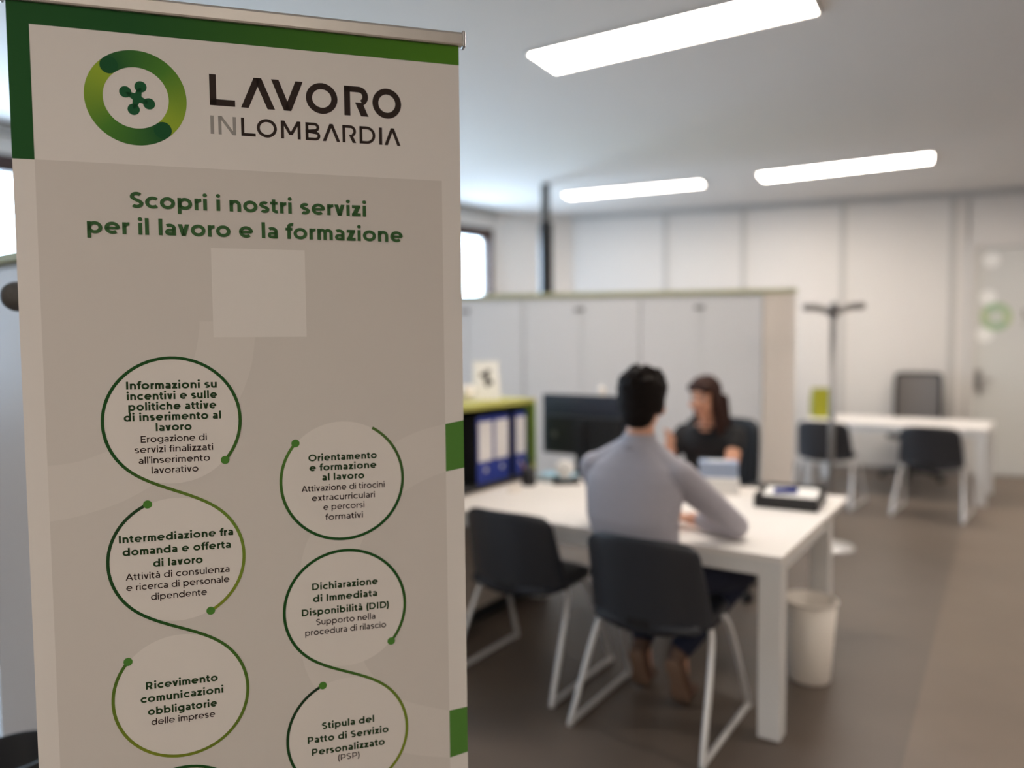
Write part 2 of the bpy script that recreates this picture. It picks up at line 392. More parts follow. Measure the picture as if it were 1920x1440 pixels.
# ------------------------------------------------------------ lettering: a geometric sans drawn as strokes (unit = cap height)
X, AS, DE_ = .745, 1.06, -.285
def arc(cx, cy, rx, ry, a0, a1, n=14):
    return [(cx + rx * math.cos(R(a0 + (a1 - a0) * k / n)), cy + ry * math.sin(R(a0 + (a1 - a0) * k / n))) for k in range(n + 1)]
def strip(pts, wd, closed=False):
    n = len(pts); L, Rr = [], []
    for i in range(n):
        a = pts[i - 1] if (i > 0 or closed) else None; c = pts[i]; b = pts[(i + 1) % n] if (i < n - 1 or closed) else None
        def nr(p, q):
            dx, dy = q[0] - p[0], q[1] - p[1]; l = math.hypot(dx, dy) or 1e-9; return (-dy / l, dx / l)
        if a is None: nx, ny = nr(c, b); k = 1
        elif b is None: nx, ny = nr(a, c); k = 1
        else:
            n1, n2 = nr(a, c), nr(c, b); nx, ny = n1[0] + n2[0], n1[1] + n2[1]; l = math.hypot(nx, ny) or 1e-9; nx /= l; ny /= l
            k = min(1 / max(nx * n1[0] + ny * n1[1], .3), 2.2)
        L.append((c[0] + nx * wd / 2 * k, c[1] + ny * wd / 2 * k)); Rr.append((c[0] - nx * wd / 2 * k, c[1] - ny * wd / 2 * k))
    return [[L[i], Rr[i], Rr[(i + 1) % n], L[(i + 1) % n]] for i in range(n if closed else n - 1)]
def para(x0, y0, x1, y1, wx): return [[(x0 - wx / 2, y0), (x0 + wx / 2, y0), (x1 + wx / 2, y1), (x1 - wx / 2, y1)]]
def rect(x0, y0, x1, y1): return [[(x0, y0), (x1, y0), (x1, y1), (x0, y1)]]
def disc(cx, cy, r_, n=14): return [[(cx + r_ * math.cos(2 * PI * k / n), cy + r_ * math.sin(2 * PI * k / n)) for k in range(n)]]
def ring(cx, cy, rx, ry, wd): return strip(arc(cx, cy, rx, ry, 0, 360 - 360 / 29, 28), wd, True)
def glyph(ch, w_):
    h = w_ / 2; s = .095 - .02 * (w_ > .15); r_ = .055; wo = .80 + .1 * (w_ - .1)
    ry = X / 2 + .012 - h; cy = X / 2
    if ch == ' ': return .37, []
    if ch == 'o': return wo + 2 * r_, ring(r_ + wo / 2, cy, wo / 2 - h, ry, w_)
    if ch in 'bdpqg':
        left = ch in 'bp'; wd = wo - .02
        cx = (s + wd / 2) if left else (r_ + wd / 2)
        P = ring(cx, cy, wd / 2 - h, ry, w_)
        xs = s if left else r_ + wd - w_
        if ch in 'bd': P += rect(xs, 0, xs + w_, AS)
        elif ch in 'pq': P += rect(xs, DE_, xs + w_, X)
        else:
            P += rect(xs, 0, xs + w_, X)
            P += strip([(xs + h, .02)] + arc(xs + h - wd * .40, -.02, wd * .40, .27 - h, 0, -128, 12), w_)
        return wd + s + r_, P
    if ch == 'c': return wo * .90 + r_, strip(arc(r_ + wo / 2, cy, wo / 2 - h, ry, 45, 315, 24), w_)
    if ch == 'e':
        P = strip(arc(r_ + wo / 2, cy, wo / 2 - h, ry, -6, 312, 28), w_)
        return wo + 2 * r_ - .01, P + rect(r_ + h, cy - w_ * .45, r_ + wo - h * .7, cy + w_ * .40)
    if ch in 'aà':
        xr = r_ + .60; P = rect(xr - w_, 0, xr, X * .62)
        P += strip(arc(xr - h - .235, X - .27, .235, .27 - h + .012, 132, 0, 14) + [(xr - h, X * .5)], w_)
        bh = .43; P += strip([(xr - h, bh - h * .9), (r_ + .24, bh - h * .9)] + arc(r_ + .245, (bh + .0) / 2 - h * .45 + h * .45, .245 - h, bh / 2 - h * .92, 90, 270, 12)[1:] + [(r_ + .33, h * .92)] + arc(r_ + .33, .20, xr - r_ - .33 - h, .20 - h, -90, -20, 6), w_ * .92)
        if ch == 'à': P += para(r_ + .37, X + .10, r_ + .22, X + .29, w_ * 1.2)
        return xr + s, P
    if ch in 'nhu':
        wd = .645; P = []
        ra = wd / 2 - h
        if ch == 'u':
            P = rect(s, .3, s + w_, X) + rect(s + wd - w_, 0, s + wd, X) + strip([(s + h, .40)] + arc(s + wd / 2, .32, ra, .32 - h + .012, 180, 360, 14) + [(s + wd - h, .4)], w_)
        else:
            P = rect(s, 0, s + w_, X if ch == 'n' else AS) + strip(arc(s + wd / 2, X - .32, ra, .32 - h + .012, 180, 0, 14) + [(s + wd - h, 0)], w_)
        return wd + 2 * s - .01, P
    if ch == 'm':
        wd = .57; P = rect(s, 0, s + w_, X)
        for k in range(2):
            x0 = s + k * (wd - w_); P += strip(arc(x0 + wd / 2, X - .29, wd / 2 - h, .29 - h + .012, 180, 0, 12) + [(x0 + wd - h, 0)], w_)
        return 2 * wd - w_ + 2 * s - .01, P
    if ch == 'r': return s + .40, rect(s, 0, s + w_, X) + strip(arc(s + .36, X - .32, .36 - h, .32 - h + .005, 180, 90, 9) + [(s + .38, X - h + .005)], w_)
    if ch == 'i': return w_ + 2 * s, rect(s, 0, s + w_, X) + disc(s + h, X + .17 + h * .62, h * 1.2)
    if ch == 'l': return w_ + 2 * s, rect(s, 0, s + w_, AS)
    if ch == 'I': return w_ + 2 * s + .03, rect(s + .015, 0, s + w_ + .015, 1)
    if ch == 't': return .50, strip([(.11 + h, X + .17), (.11 + h, .2)] + arc(.11 + h + .17, .2, .17, .2 - h + .01, 180, 292, 8)[1:], w_) + rect(.01, X - w_ * .9, .44, X)
    if ch == 'f': return .42, strip([(.11 + h, 0), (.11 + h, AS - .22)] + arc(.11 + h + .19, AS - .22, .19, .22 - h + .01, 180, 68, 8)[1:], w_) + rect(.01, X - w_ * .9, .42, X)
    if ch in 'sS':
        H_s = X if ch == 's' else 1.0; wd = .58 if ch == 's' else .70; k = wd / 2 - h; o = .012
        cx = r_ - .01 + wd / 2; q = (H_s + 2 * o - 2 * h) / 4
        P = strip(arc(cx, H_s + o - h - q, k, q, 38, 215, 14) [:-2] + [(cx - k * .55, H_s / 2 + q * .34), (cx, H_s / 2), (cx + k * .55, H_s / 2 - q * .34)] + arc(cx, h - o + q, k, q, 35, -142, 14)[2:], w_)
        return wd + 2 * r_ - .03, P
    if ch == 'z': return .64, rect(.06, X - w_, .58, X) + rect(.05, 0, .60, w_) + para(.06 + w_ * .75, w_ * .5, .58 - w_ * .75, X - w_ * .5, w_ * 1.45)
    if ch == 'v': return .68, para(.34, 0, .02 + w_ * .6, X, w_ * 1.12) + para(.34, 0, .66 - w_ * .6, X, w_ * 1.12)
    if ch == 'x': return .66, para(.04 + w_ * .65, 0, .62 - w_ * .65, X, w_ * 1.3) + para(.62 - w_ * .65, 0, .04 + w_ * .65, X, w_ * 1.3)
    if ch == 'E': return .86, rect(.12, 0, .12 + w_, 1) + rect(.12, 0, .80, w_ * .95) + rect(.12, 1 - w_ * .95, .78, 1) + rect(.12, .5 - w_ * .46, .72, .5 + w_ * .46)
    if ch == 'A': return 1.02, para(.03 + w_ * .55, 0, .51, 1, w_ * 1.12) + para(.99 - w_ * .55, 0, .51, 1, w_ * 1.12) + rect(.25, .22, .77, .22 + w_ * .9)
    if ch == 'O': return 1.20, ring(.60, .5, .54 - h, .512 - h, w_)
    if ch == 'D': return 1.10, rect(.12, 0, .12 + w_, 1) + strip([(.12, h * .95), (.5, h * .95)] + arc(.53, .5, .50 - h, .5 - h * .95, -90, 90, 18) + [(.12, 1 - h * .95)], w_ * .95)
    if ch in 'PR':
        P = rect(.12, 0, .12 + w_, 1) + strip([(.12, 1 - h * .95), (.5, 1 - h * .95)] + arc(.53, .645, .33 - h, .355 - h * .95, 90, -90, 14) + [(.12, .29 + h * .95)], w_ * .95)
        if ch == 'R': P += para(.86 - w_ * .6, 0, .58, .36, w_ * 1.2)
        return .94 if ch == 'P' else .98, P
    if ch == '(': return .36, strip(arc(.50, .40, .40 - h, .72, 122, 238, 12), w_)
    if ch == ')': return .36, strip(arc(-.14, .40, .40 - h, .72, 58, -58, 12), w_)
    if ch == '’': return .20, para(.09, .76, .12, 1.05, w_)
    if ch == 'Λ': return .9, para(w_ * .56, 0, .45, 1, w_ * 1.12) + para(.9 - w_ * .56, 0, .45, 1, w_ * 1.12)
    raise KeyError(ch)
def text_polys(txt, w_, u0, u1, z, cap):
    x = 0; P = []
    for ch in txt:
        a, g = glyph(ch, w_); P += [[(px + x, py) for px, py in q] for q in g]; x += a
    xs = [p[0] for q in P for p in q]; x0, x1 = min(xs), max(xs); k = (u1 - u0) / (x1 - x0)
    return [[(u0 + (px - x0) * k, z + py * cap) for px, py in q] for q in P]
def flat(polys, off, name, m, parent, cols=None, org=(0, 0)):
    mb = MB(); mb.col = [] if cols else None
    for i, q in enumerate(polys):
        mb.add([(p[0] - org[0], -off, p[1] - org[1]) for p in q], [tuple(range(len(q)))])
        if cols: mb.col += [cols(p) if callable(cols) else cols[i][j] for j, p in enumerate(q)]
    o = mb.build(name, m, parent, fix=False)
    me = o.data
    for p in me.polygons:            # printed faces look out of the sheet, towards the reader
        if p.normal.y > 0: p.flip()
    return o
def logo_ring(cx, cz, ro, ri, off, parent, seg=60, cset=((.010, .085, .026), (.075, .22, .025), (.34, .46, .035))):
    dk, md, lt = cset
    def shade(t):
        if t < .45: k = t / .45; return tuple(dk[i] + (md[i] - dk[i]) * k for i in range(3)) + (1,)
        k = (t - .45) / .55; return tuple(md[i] + (lt[i] - md[i]) * k for i in range(3)) + (1,)
    polys, cols = [], []
    rm, hw = (ro + ri) / 2, (ro - ri) / 2
    for a0 in (128, -52):            # two arcs, clockwise, each ending under the round head of the other
        for k in range(seg):
            t0, t1 = k / seg, (k + 1) / seg
            q = []
            for t, rr in ((t0, ri), (t0, ro), (t1, ro), (t1, ri)):
                a = R(a0 - 180 * t); q.append((cx + rr * math.cos(a), cz + rr * math.sin(a)))
            polys.append(q); cols.append([shade(t0), shade(t0), shade(t1), shade(t1)])
    o = flat(polys, off, 'logo_ring', M['inkattr'], parent, cols)
    for a0 in (128, -52):
        a = R(a0); c = (cx + rm * math.cos(a), cz + rm * math.sin(a))
        flat(disc(c[0], c[1], hw, 24), off + .0003, 'logo_ring_head', M['inkattr'], parent, [[dk + (1,)] * 24])
    return o
def rose(cx, cz, s, off, parent, m=None):
    polys = []; ang = [153, 73, -24, -107]; rl = .0215 * s; r_ = .0102 * s
    for a in ang: polys += disc(cx + rl * math.cos(R(a)), cz + rl * math.sin(R(a)), r_, 20)
    n = 72; body = []
    for k in range(n):
        a = 360 * k / n; d = min(abs((a - b + 180) % 360 - 180) for b in ang); t = min(d / 45, 1)
        body.append((cx + (.0085 + .0125 * (1 - t) ** 1.6) * s * math.cos(R(a)), cz + (.0085 + .0125 * (1 - t) ** 1.6) * s * math.sin(R(a))))
    for k in range(n): polys.append([(cx, cz), body[k], body[(k + 1) % n]])
    return flat(polys, off, 'logo_flower', m or M['inkrose'], parent)
def wordmark(u0, s, z1, z2, off, parent, names=('wordmark_lavoro', 'wordmark_lombardia', 'wordmark_prefix')):
    # row one in units of its cap height c
    c = .0569 * s; w1 = .205; P = []
    def X1(px): return (px - 797) / 993 * .3559 * s
    def put(g, x0, x1, W_, z, cc):
        k = (x1 - x0) / W_; return [[(u0 + x0 + px * k, z + py * cc) for px, py in q] for q in g]
    el = lambda W_, ww: rect(0, 0, ww, 1) + rect(0, 0, W_, ww)
    lam = lambda W_, ww: para(ww * .58, 0, W_ / 2, 1, ww * 1.16) + para(W_ - ww * .58, 0, W_ / 2, 1, ww * 1.16)
    ve = lambda W_, ww: [[(x, 1 - y) for x, y in q] for q in lam(W_, ww)]
    oo = lambda W_, ww: ring(W_ / 2, .5, W_ / 2 - ww / 2, .515 - ww / 2, ww)
    def ar(W_, ww):
        g = rect(0, 0, ww, 1); y = .34
        g += strip([(0, 1 - ww * .48), (W_ * .45, 1 - ww * .48)] + arc(W_ - .33, 1 - .335, .33 - ww / 2, .335 - ww * .48, 90, -62, 14), ww * .96)
        return g + para(W_ - ww * .62, 0, W_ * .60, .46, ww * 1.24)
    en = lambda W_, ww: rect(0, 0, ww, 1) + rect(W_ - ww, 0, W_, 1) + para(W_ - ww * .6, 0, ww * .6, 1, ww * 1.15)
    em = lambda W_, ww: rect(0, 0, ww, 1) + rect(W_ - ww, 0, W_, 1) + para(W_ / 2, .22, ww * .6, 1, ww * 1.15) + para(W_ / 2, .22, W_ - ww * .6, 1, ww * 1.15)
    def be(W_, ww):
        g = rect(0, 0, ww, 1)
        g += strip([(0, 1 - ww * .48), (W_ * .5, 1 - ww * .48)] + arc(W_ - .32, .74, .27 - ww / 2, .26 - ww * .48, 90, -90, 10) + [(0, .5)], ww * .96)
        return g + strip([(0, ww * .48), (W_ * .5, ww * .48)] + arc(W_ - .29, .26, .29 - ww / 2, .26 - ww * .48, -90, 90, 10) + [(0, .5)], ww * .96)
    def de_(W_, ww): return rect(0, 0, ww, 1) + strip([(0, ww * .48), (W_ * .4, ww * .48)] + arc(W_ - .5, .5, .5 - ww / 2, .5 - ww * .48, -90, 90, 16) + [(0, 1 - ww * .48)], ww * .96)
    ey = lambda W_, ww: rect(0, 0, W_, 1)
    for g, a, b in ((el, 797, 921), (lam, 950, 1120), (ve, 1103, 1265), (oo, 1279, 1445), (ar, 1480, 1610), (oo, 1632, 1790)):
        x0, x1 = X1(a), X1(b); W_ = (x1 - x0) / c; P += put(g(W_, w1), x0, x1, W_, z1, c)
    flat(P, off, names[0], M['inkblack'], parent)
    c2 = .0338 * s; w2 = .165
    def X2(px): return (px - 808) / 977 * .3534 * s
    P2, P3 = [], []
    for g, a, b in ((ey, 808, 825), (en, 846, 932)):
        x0, x1 = X2(a), X2(b); W_ = (x1 - x0) / c2; P3 += put(g(W_, w2), x0, x1, W_, z2, c2)
    for g, a, b in ((el, 957, 1028), (oo, 1034, 1135), (em, 1155, 1255), (be, 1280, 1357), (lam, 1368, 1460), (ar, 1472, 1545), (de_, 1563, 1648), (ey, 1668, 1685), (lam, 1697, 1785)):
        x0, x1 = X2(a), X2(b); W_ = (x1 - x0) / c2; P2 += put(g(W_, w2), x0, x1, W_, z2, c2)
    flat(P2, off, names[1], M['inkblack'], parent); flat(P3, off, names[2], M['inkgrey'], parent)

# ------------------------------------------------------------ the roll-up banner
BD = Vector((.9617, .274, 0)); BO = Vector((-.8712, 1.3074, 0)); BRZ = math.atan2(BD.y, BD.x)
ban = thing('roll_up_banner', 'tall white and green roll-up banner about job services, standing in the left foreground', 'banner', BO, BRZ)
mb = MB(); mb.b2(0, .80, 0, .0005, .085, 2.135); sheet = mb.build('printed_sheet', M['pvc'], ban)
# top clamp rail: rounded extrusion, slightly wider than the sheet
prof = [(-.006, 2.123), (-.0075, 2.126), (-.0075, 2.145), (-.004, 2.150), (.004, 2.150), (.0075, 2.145), (.0075, 2.126), (.006, 2.123)]
mb = MB(); n = len(prof); ps = [(-.004, y, z) for y, z in prof] + [(.806, y, z) for y, z in prof]
mb.add(ps, [tuple(range(n)), tuple(range(n, 2 * n))] + [(k, (k + 1) % n, (k + 1) % n + n, k + n) for k in range(n)])
rail = mb.build('top_rail', M['alu'], ban)
for x0, x1 in ((-.011, -.004), (.806, .813)):
    mb = MB(); mb.b2(x0, x1, -.0095, .0095, 2.1195, 2.1525); mb.build('end_cap', M['greymetal'], rail, bevel=.003)
MB().tube([(.4, .03, .05), (.4, .03, 2.12)], .0105).build('support_pole', M['silver'], ban)
prof = [(-.075, .02), (-.085, .035), (-.078, .07), (-.05, .09), (.03, .09), (.07, .07), (.08, .035), (.07, .02)]
mb = MB(); n = len(prof); ps = [(-.02, y + .01, z) for y, z in prof] + [(.82, y + .01, z) for y, z in prof]
mb.add(ps, [tuple(range(n)), tuple(range(n, 2 * n))] + [(k, (k + 1) % n, (k + 1) % n + n, k + n) for k in range(n)])
base = mb.build('base_cassette', M['alu'], ban, bevel=.003)
for x in (.12, .68): MB().b2(x - .02, x + .02, -.2, .2, 0, .02).build('foot', M['greymetal'], base, bevel=.004)
E1 = .0003
# grey field, pale ribbons, green corner and side marks
flat([[(.0345, .25), (.7615, .25), (.7615, 1.852), (.0345, 1.852)]], E1, 'grey_field', M['grey'], sheet)
def ribbon(a, b, n=40):
    def res(pts):
        s_ = spline([(p[0], p[1], 0) for p in pts], 10); d = [0]
        for i in range(1, len(s_)): d.append(d[-1] + (s_[i] - s_[i - 1]).length)
        out = []
        for k in range(n + 1):
            t = d[-1] * k / n; j = max(i for i in range(len(d)) if d[i] <= t + 1e-9); j = min(j, len(d) - 2)
            f = (t - d[j]) / ((d[j + 1] - d[j]) or 1e-9); p = s_[j].lerp(s_[j + 1], f); out.append((p.x, p.y))
        return out
    A, Bq = res(a), res(b)
    return [[A[k], Bq[k], Bq[k + 1], A[k + 1]] for k in range(n)]
rib = ribbon([(.395, 1.567), (.394, 1.539), (.385, 1.478), (.359, 1.412), (.314, 1.347), (.247, 1.290), (.164, 1.239), (.083, 1.213), (.0345, 1.206)],
             [(.296, 1.567), (.295, 1.55), (.286, 1.503), (.266, 1.460), (.223, 1.401), (.158, 1.344), (.10, 1.317), (.06, 1.309), (.0345, 1.308)])
rib += ribbon([(.7615, 1.3555), (.714, 1.345), (.662, 1.324), (.603, 1.281), (.539, 1.220), (.490, 1.149), (.472, 1.105), (.463, 1.045), (.462, .979), (.466, .903), (.486, .842), (.539, .761), (.602, .707), (.675, .669), (.7615, .646)],
              [(.7615, 1.2566), (.727, 1.246), (.684, 1.226), (.644, 1.196), (.611, 1.161), (.585, 1.119), (.576, 1.076), (.572, 1.03), (.572, .967), (.575, .92), (.587, .876), (.605, .845), (.641, .802), (.684, .776), (.7615, .748)], 60)
flat(rib[:40], E1 * 2, 'pale_ribbon', M['wave'], sheet); flat(rib[40:], E1 * 2, 'pale_ribbon', M['wave'], sheet)
def gb(p): k = min(max(p[0] / .8, 0), 1); d = max(0, min(1, (k - .25) / .75)); return (.014 + .065 * d, .085 + .13 * d, .018 - .003 * d, 1)
gp = [[(0, 1.8517), (.0345, 1.8517), (.0345, 2.0855), (0, 2.0855)]] + [[(.8 * k / 12, 2.0855), (.8 * (k + 1) / 12, 2.0855), (.8 * (k + 1) / 12, 2.124), (.8 * k / 12, 2.124)] for k in range(12)]
flat(gp, E1, 'green_corner', M['inkattr'], sheet, gb)
for z in (1.0, 0):
    zz = (1.3555, 1.362, 1.2566, 1.2626) if z else (.7482, .7512, .6462, .6530)
    flat([[(.7615, zz[2]), (.80, zz[3]), (.80, zz[1]), (.7615, zz[0])]], E1, 'green_side_mark', M['inkstripe'], sheet)
logo_ring(.201, 1.9717, .0848, .0545, E1, sheet); rose(.2026, 1.9716, 1.0, E1, sheet)
wordmark(.3257, 1.0, 1.9690, 1.9163, E1, sheet)
flat([[(.320, 1.5372), (.4895, 1.5372), (.4895, 1.7045), (.320, 1.7045)]], E1 * 3, 'blank_white_square', M['pvc'], sheet)
# service bubbles
RB = .1185; cl, cr = .2445, .5530
bub = [(cl, 1.3808), (cl, 1.1183), (cl, .8560), (cl, .5960), (cr, 1.2512), (cr, .9906), (cr, .7300), (cr, .4700)]
for c in bub: flat(disc(c[0], c[1], RB - .001, 72), E1 * 3, 'service_bubble', M['bubble'], sheet)
DKG, MDG, OLV = (.015, .075, .015, 1), (.055, .14, .022, 1), (.21, .25, .025, 1)
def mix(a, b, t): return tuple(a[i] + (b[i] - a[i]) * t for i in range(4))
def ramp(stops, t):
    for (t0, c0), (t1, c1) in zip(stops[:-1], stops[1:]):
        if t <= t1: return mix(c0, c1, max(0, (t - t0) / (t1 - t0)))
    return stops[-1][1]
def on(c, a): return (c[0] + RB * math.cos(R(a)), c[1] + RB * math.sin(R(a)))
def s_link(c0, a0, c1, a1, n=24):
    p0, p1 = Vector(on(c0, a0)), Vector(on(c1, a1)); t0 = Vector((math.cos(R(a0 + 90)), math.sin(R(a0 + 90)))); t1 = Vector((math.cos(R(a1 - 90)), math.sin(R(a1 - 90))))
    q0, q1 = p0 + t0 * .055, p1 - t1 * .055; out = []
    for k in range(1, n):
        t = k / n; p = p0 * (1 - t) ** 3 + q0 * 3 * t * (1 - t) ** 2 + q1 * 3 * t * t * (1 - t) + p1 * t ** 3; out.append((p.x, p.y))
    return out
def carc(c, a0, a1, n=60): return [on(c, a0 + (a1 - a0) * k / n) for k in range(n + 1)]
def outline(pts, stops, dots):
    P = strip(pts, .0057); n = len(pts) - 1; cols = [[ramp(stops, t) for t in (k / n, k / n, (k + 1) / n, (k + 1) / n)] for k in range(n)]
    flat(P, E1 * 4, 'bubble_outline', M['inkattr'], sheet, cols)
    for d in dots or (): flat(disc(d[0], d[1], .0078, 24), E1 * 5, 'outline_dot', M['inkdot'], sheet)
A0, A1 = 232, 48
outline(carc(bub[0], -41, A0) + s_link(bub[0], A0, bub[1], A1) + carc(bub[1], A1, -62, 30), [(0, MDG), (.15, DKG), (.5, DKG), (.65, (.12, .20, .03, 1)), (.8, (.15, .24, .03, 1)), (1, OLV)], [on(bub[0], -41), on(bub[1], -62)])
outline(carc(bub[1], 114, A0, 30) + s_link(bub[1], A0, bub[2], A1) + carc(bub[2], A1, -220), [(0, (.02, .05, .02, 1)), (.3, DKG), (.5, MDG), (.8, OLV), (1, MDG)], [on(bub[1], 114), on(bub[2], -220)])
outline(carc(bub[3], -41, 260), [(0, MDG), (.3, DKG), (1, DKG)], None)
outline(carc(bub[4], 139, 420), [(0, (.10, .22, .04, 1)), (.3, DKG), (.7, DKG), (1, (.09, .16, .04, 1))], [on(bub[4], 139)])
outline(carc(bub[5], -41, A0) + s_link(bub[5], A0, bub[6], A1) + carc(bub[6], A1, -62, 30), [(0, MDG), (.15, DKG), (.5, DKG), (.65, MDG), (.8, (.17, .24, .03, 1)), (1, OLV)], [on(bub[5], -41), on(bub[6], -62)])
outline(carc(bub[6], 114, A0, 30) + s_link(bub[6], A0, bub[7], A1) + carc(bub[7], A1, -220), [(0, (.015, .03, .015, 1)), (.3, DKG), (.5, MDG), (.8, OLV), (1, MDG)], [on(bub[6], 114)])
BW, RW = .215, .152
def block(name, lines, m, w_, cap, lay=5):
    P = []
    for t, c, wd, z in lines: P += text_polys(t, w_, c - wd / 2, c + wd / 2, z, cap)
    return flat(P, E1 * lay, name, m, sheet)
block('heading_text', [('Scopri i nostri servizi', .397, .4242, 1.7740), ('per il lavoro e la formazione', .3968, .5671, 1.7257)], M['inkhead'], .205, .0285)
T1, T2 = 'bubble_title', 'bubble_text'
block(T1, [('Informazioni su', .2453, .1557, 1.4419), ('incentivi e sulle', .2454, .1554, 1.4222), ('politiche attive', .2455, .1515, 1.4024), ('di inserimento al', .2453, .1674, 1.3829), ('lavoro', .2458, .0619, 1.3631)], M['inkbold'], BW, .0145)
block(T2, [('Erogazione di', .2458, .1141, 1.3427), ('servizi finalizzati', .2455, .1358, 1.3235), ('all’inserimento', .2455, .1231, 1.3033), ('lavorativo', .2457, .0810, 1.2839)], M['inkreg'], RW, .0122)
block(T1, [('Intermediazione fra', .2453, .1987, 1.1571), ('domanda e offerta', .2455, .1883, 1.1326), ('di lavoro', .2456, .0863, 1.1078)], M['inkbold'], BW, .0142)
block(T2, [('Attività di consulenza', .2454, .1811, 1.0862), ('e ricerca di personale', .2454, .1799, 1.0662), ('dipendente', .2456, .0980, 1.0452)], M['inkreg'], RW, .0124)
block(T1, [('Ricevimento', .2457, .1265, .8750), ('comunicazioni', .2456, .1461, .8503), ('obbligatorie', .2455, .1218, .8251)], M['inkbold'], BW, .0142)
block(T2, [('delle imprese', .2460, .1125, .8051)], M['inkreg'], RW, .0122)
block(T1, [('Orientamento', .5538, .1332, 1.2919), ('e formazione', .5540, .1306, 1.2724), ('al lavoro', .5536, .0822, 1.2525)], M['inkbold'], BW, .0136)
block(T2, [('Attivazione di tirocini', .5538, .1620, 1.2321), ('extracurriculari', .5536, .1231, 1.2127), ('e percorsi', .5538, .0803, 1.1935), ('formativi', .5538, .0737, 1.1730)], M['inkreg'], RW, .0120)
block(T1, [('Dichiarazione', .5531, .1291, 1.0340), ('di Immediata', .5527, .1259, 1.0097), ('Disponibilità (DID)', .5532, .1713, .9834)], M['inkbold'], BW, .0138)
block(T2, [('Supporto nella', .5529, .1163, .9629), ('procedura di rilascio', .5528, .1594, .9431)], M['inkreg'], RW, .0122)
block(T1, [('Stipula del', .5529, .1037, .7486), ('Patto di Servizio', .5532, .1607, .7228), ('Personalizzato', .5529, .1451, .6972)], M['inkbold'], BW, .0140)
block(T2, [('(PSP)', .5526, .0426, .6789)], M['inkreg'], RW, .0122)

# the same logo on the glazed door, with its round markers
def door_local(px, py):
    t = (px - 960) / 1380; s_ = (t * B_.y - B_.x) / (ED.x - t * ED.y) - DS0
    Y = B_.y + ED.y * (s_ + DS0); return s_, EYE + (640 - py) * Y / 1380
for i, (px, py) in enumerate(((1855, 488), (1850, 558), (1845, 627))):
    x, z = door_local(px, py); flat(disc(x, z, .085, 30), .001, 'round_marker', M['paper'], de)
x, z = door_local(1866, 594); logo_ring(x, z, .155, .075, .002, de, cset=((.33, .47, .30), (.38, .50, .30), (.50, .55, .30))); rose(x, z, 1.4, .002, de, M['palerose'])
wordmark(x + .26, 1.5, z - .01, z - .11, .002, de)

# ------------------------------------------------------------ furniture (plan axes of the desks: UX along the front edge, VX away from it)
TH = R(-34.5); UX = Vector((math.cos(TH), math.sin(TH), 0)); VX = Vector((-math.sin(TH), math.cos(TH), 0))
DESK0 = Vector((1.0, 2.70, 0))
def dk(u, v, z=0.0): p = DESK0 + UX * u + VX * v; return (p.x, p.y, z)
def desk(name, label, loc, rz, L, D, legs, modesty=None, group='white desks'):
    t = thing(name, label, 'desk', loc, rz, group)
    MB().b2(-L, 0, 0, D, .695, .72).build('table_top', M['whitelam'], t, bevel=.003)
    mb = MB(); yb = legs[1]
    for y in (.008, yb): mb.b2(-L + .08, -.09, y, y + .04, .635, .694)
    for x in (-L + .02, -.06): mb.b2(x, x + .04, .09, yb - .005, .635, .694)
    mb.build('apron', M['whitemetal'], t, bevel=.003)
    for x in (-L + .005, -.09):
        for y in (.005, yb):
            lg = MB().b2(x, x + .085, y, y + .085, .006, .694).build('leg', M['whitemetal'], t, bevel=.004)
            MB().b2(x + .015, x + .07, y + .015, y + .07, 0, .006).build('foot', M['darkgrey'], lg)
    return t
desk('meeting_desk', 'white meeting desk in the middle where the two people sit facing each other', tuple(DESK0), TH, 1.69, 1.3, (0, .85))
FD = Vector((4.31, 6.64, 0))
fdesk = desk('far_desk', 'empty white desk at the far right with a lime magazine file on its left end', tuple(FD), TH - R(2.5), 1.62, .8, (0, .7))
FU = Vector((math.cos(TH - R(2.5)), math.sin(TH - R(2.5)), 0)); FV = Vector((-FU.y, FU.x, 0))
def fdk(u, v, z=0.0): p = FD + FU * u + FV * v; return (p.x, p.y, z)

# visitor chairs: moulded shell on a silver sled frame (local +y is the way the sitter faces)
def shell_back(mb, th=.012):
    nu, nv = 20, 16; front, back = [], []
    for j in range(nv + 1):
        v = j / nv; z = .418 + .382 * v
        half = .255 - .028 * v
        if v > .88: half -= .035 * ((v - .88) / .12) ** 2
        for i in range(nu + 1):
            u = -1 + 2 * i / nu; x = half * u
            y = -.225 - .055 * v + (.115 - .045 * v) * abs(u) ** 2.6
            zz = z - .022 * abs(u) ** 4 * v + .035 * (abs(u) ** 2) * (1 - v)
            front.append((x, y + th, zz)); back.append((x, y, zz))
    W_ = nu + 1; N = len(front); fs = []
    for j in range(nv):
        for i in range(nu):
            a = j * W_ + i; q = (a, a + 1, a + W_ + 1, a + W_); fs += [q, tuple(N + k for k in q[::-1])]
    rim = [i for i in range(W_)] + [j * W_ + nu for j in range(1, nv + 1)] + [nv * W_ + i for i in range(nu - 1, -1, -1)] + [j * W_ for j in range(nv - 1, 0, -1)]
    for a, b in zip(rim, rim[1:] + rim[:1]): fs.append((a, b, N + b, N + a))
    mb.add(front + back, fs, 0, True)
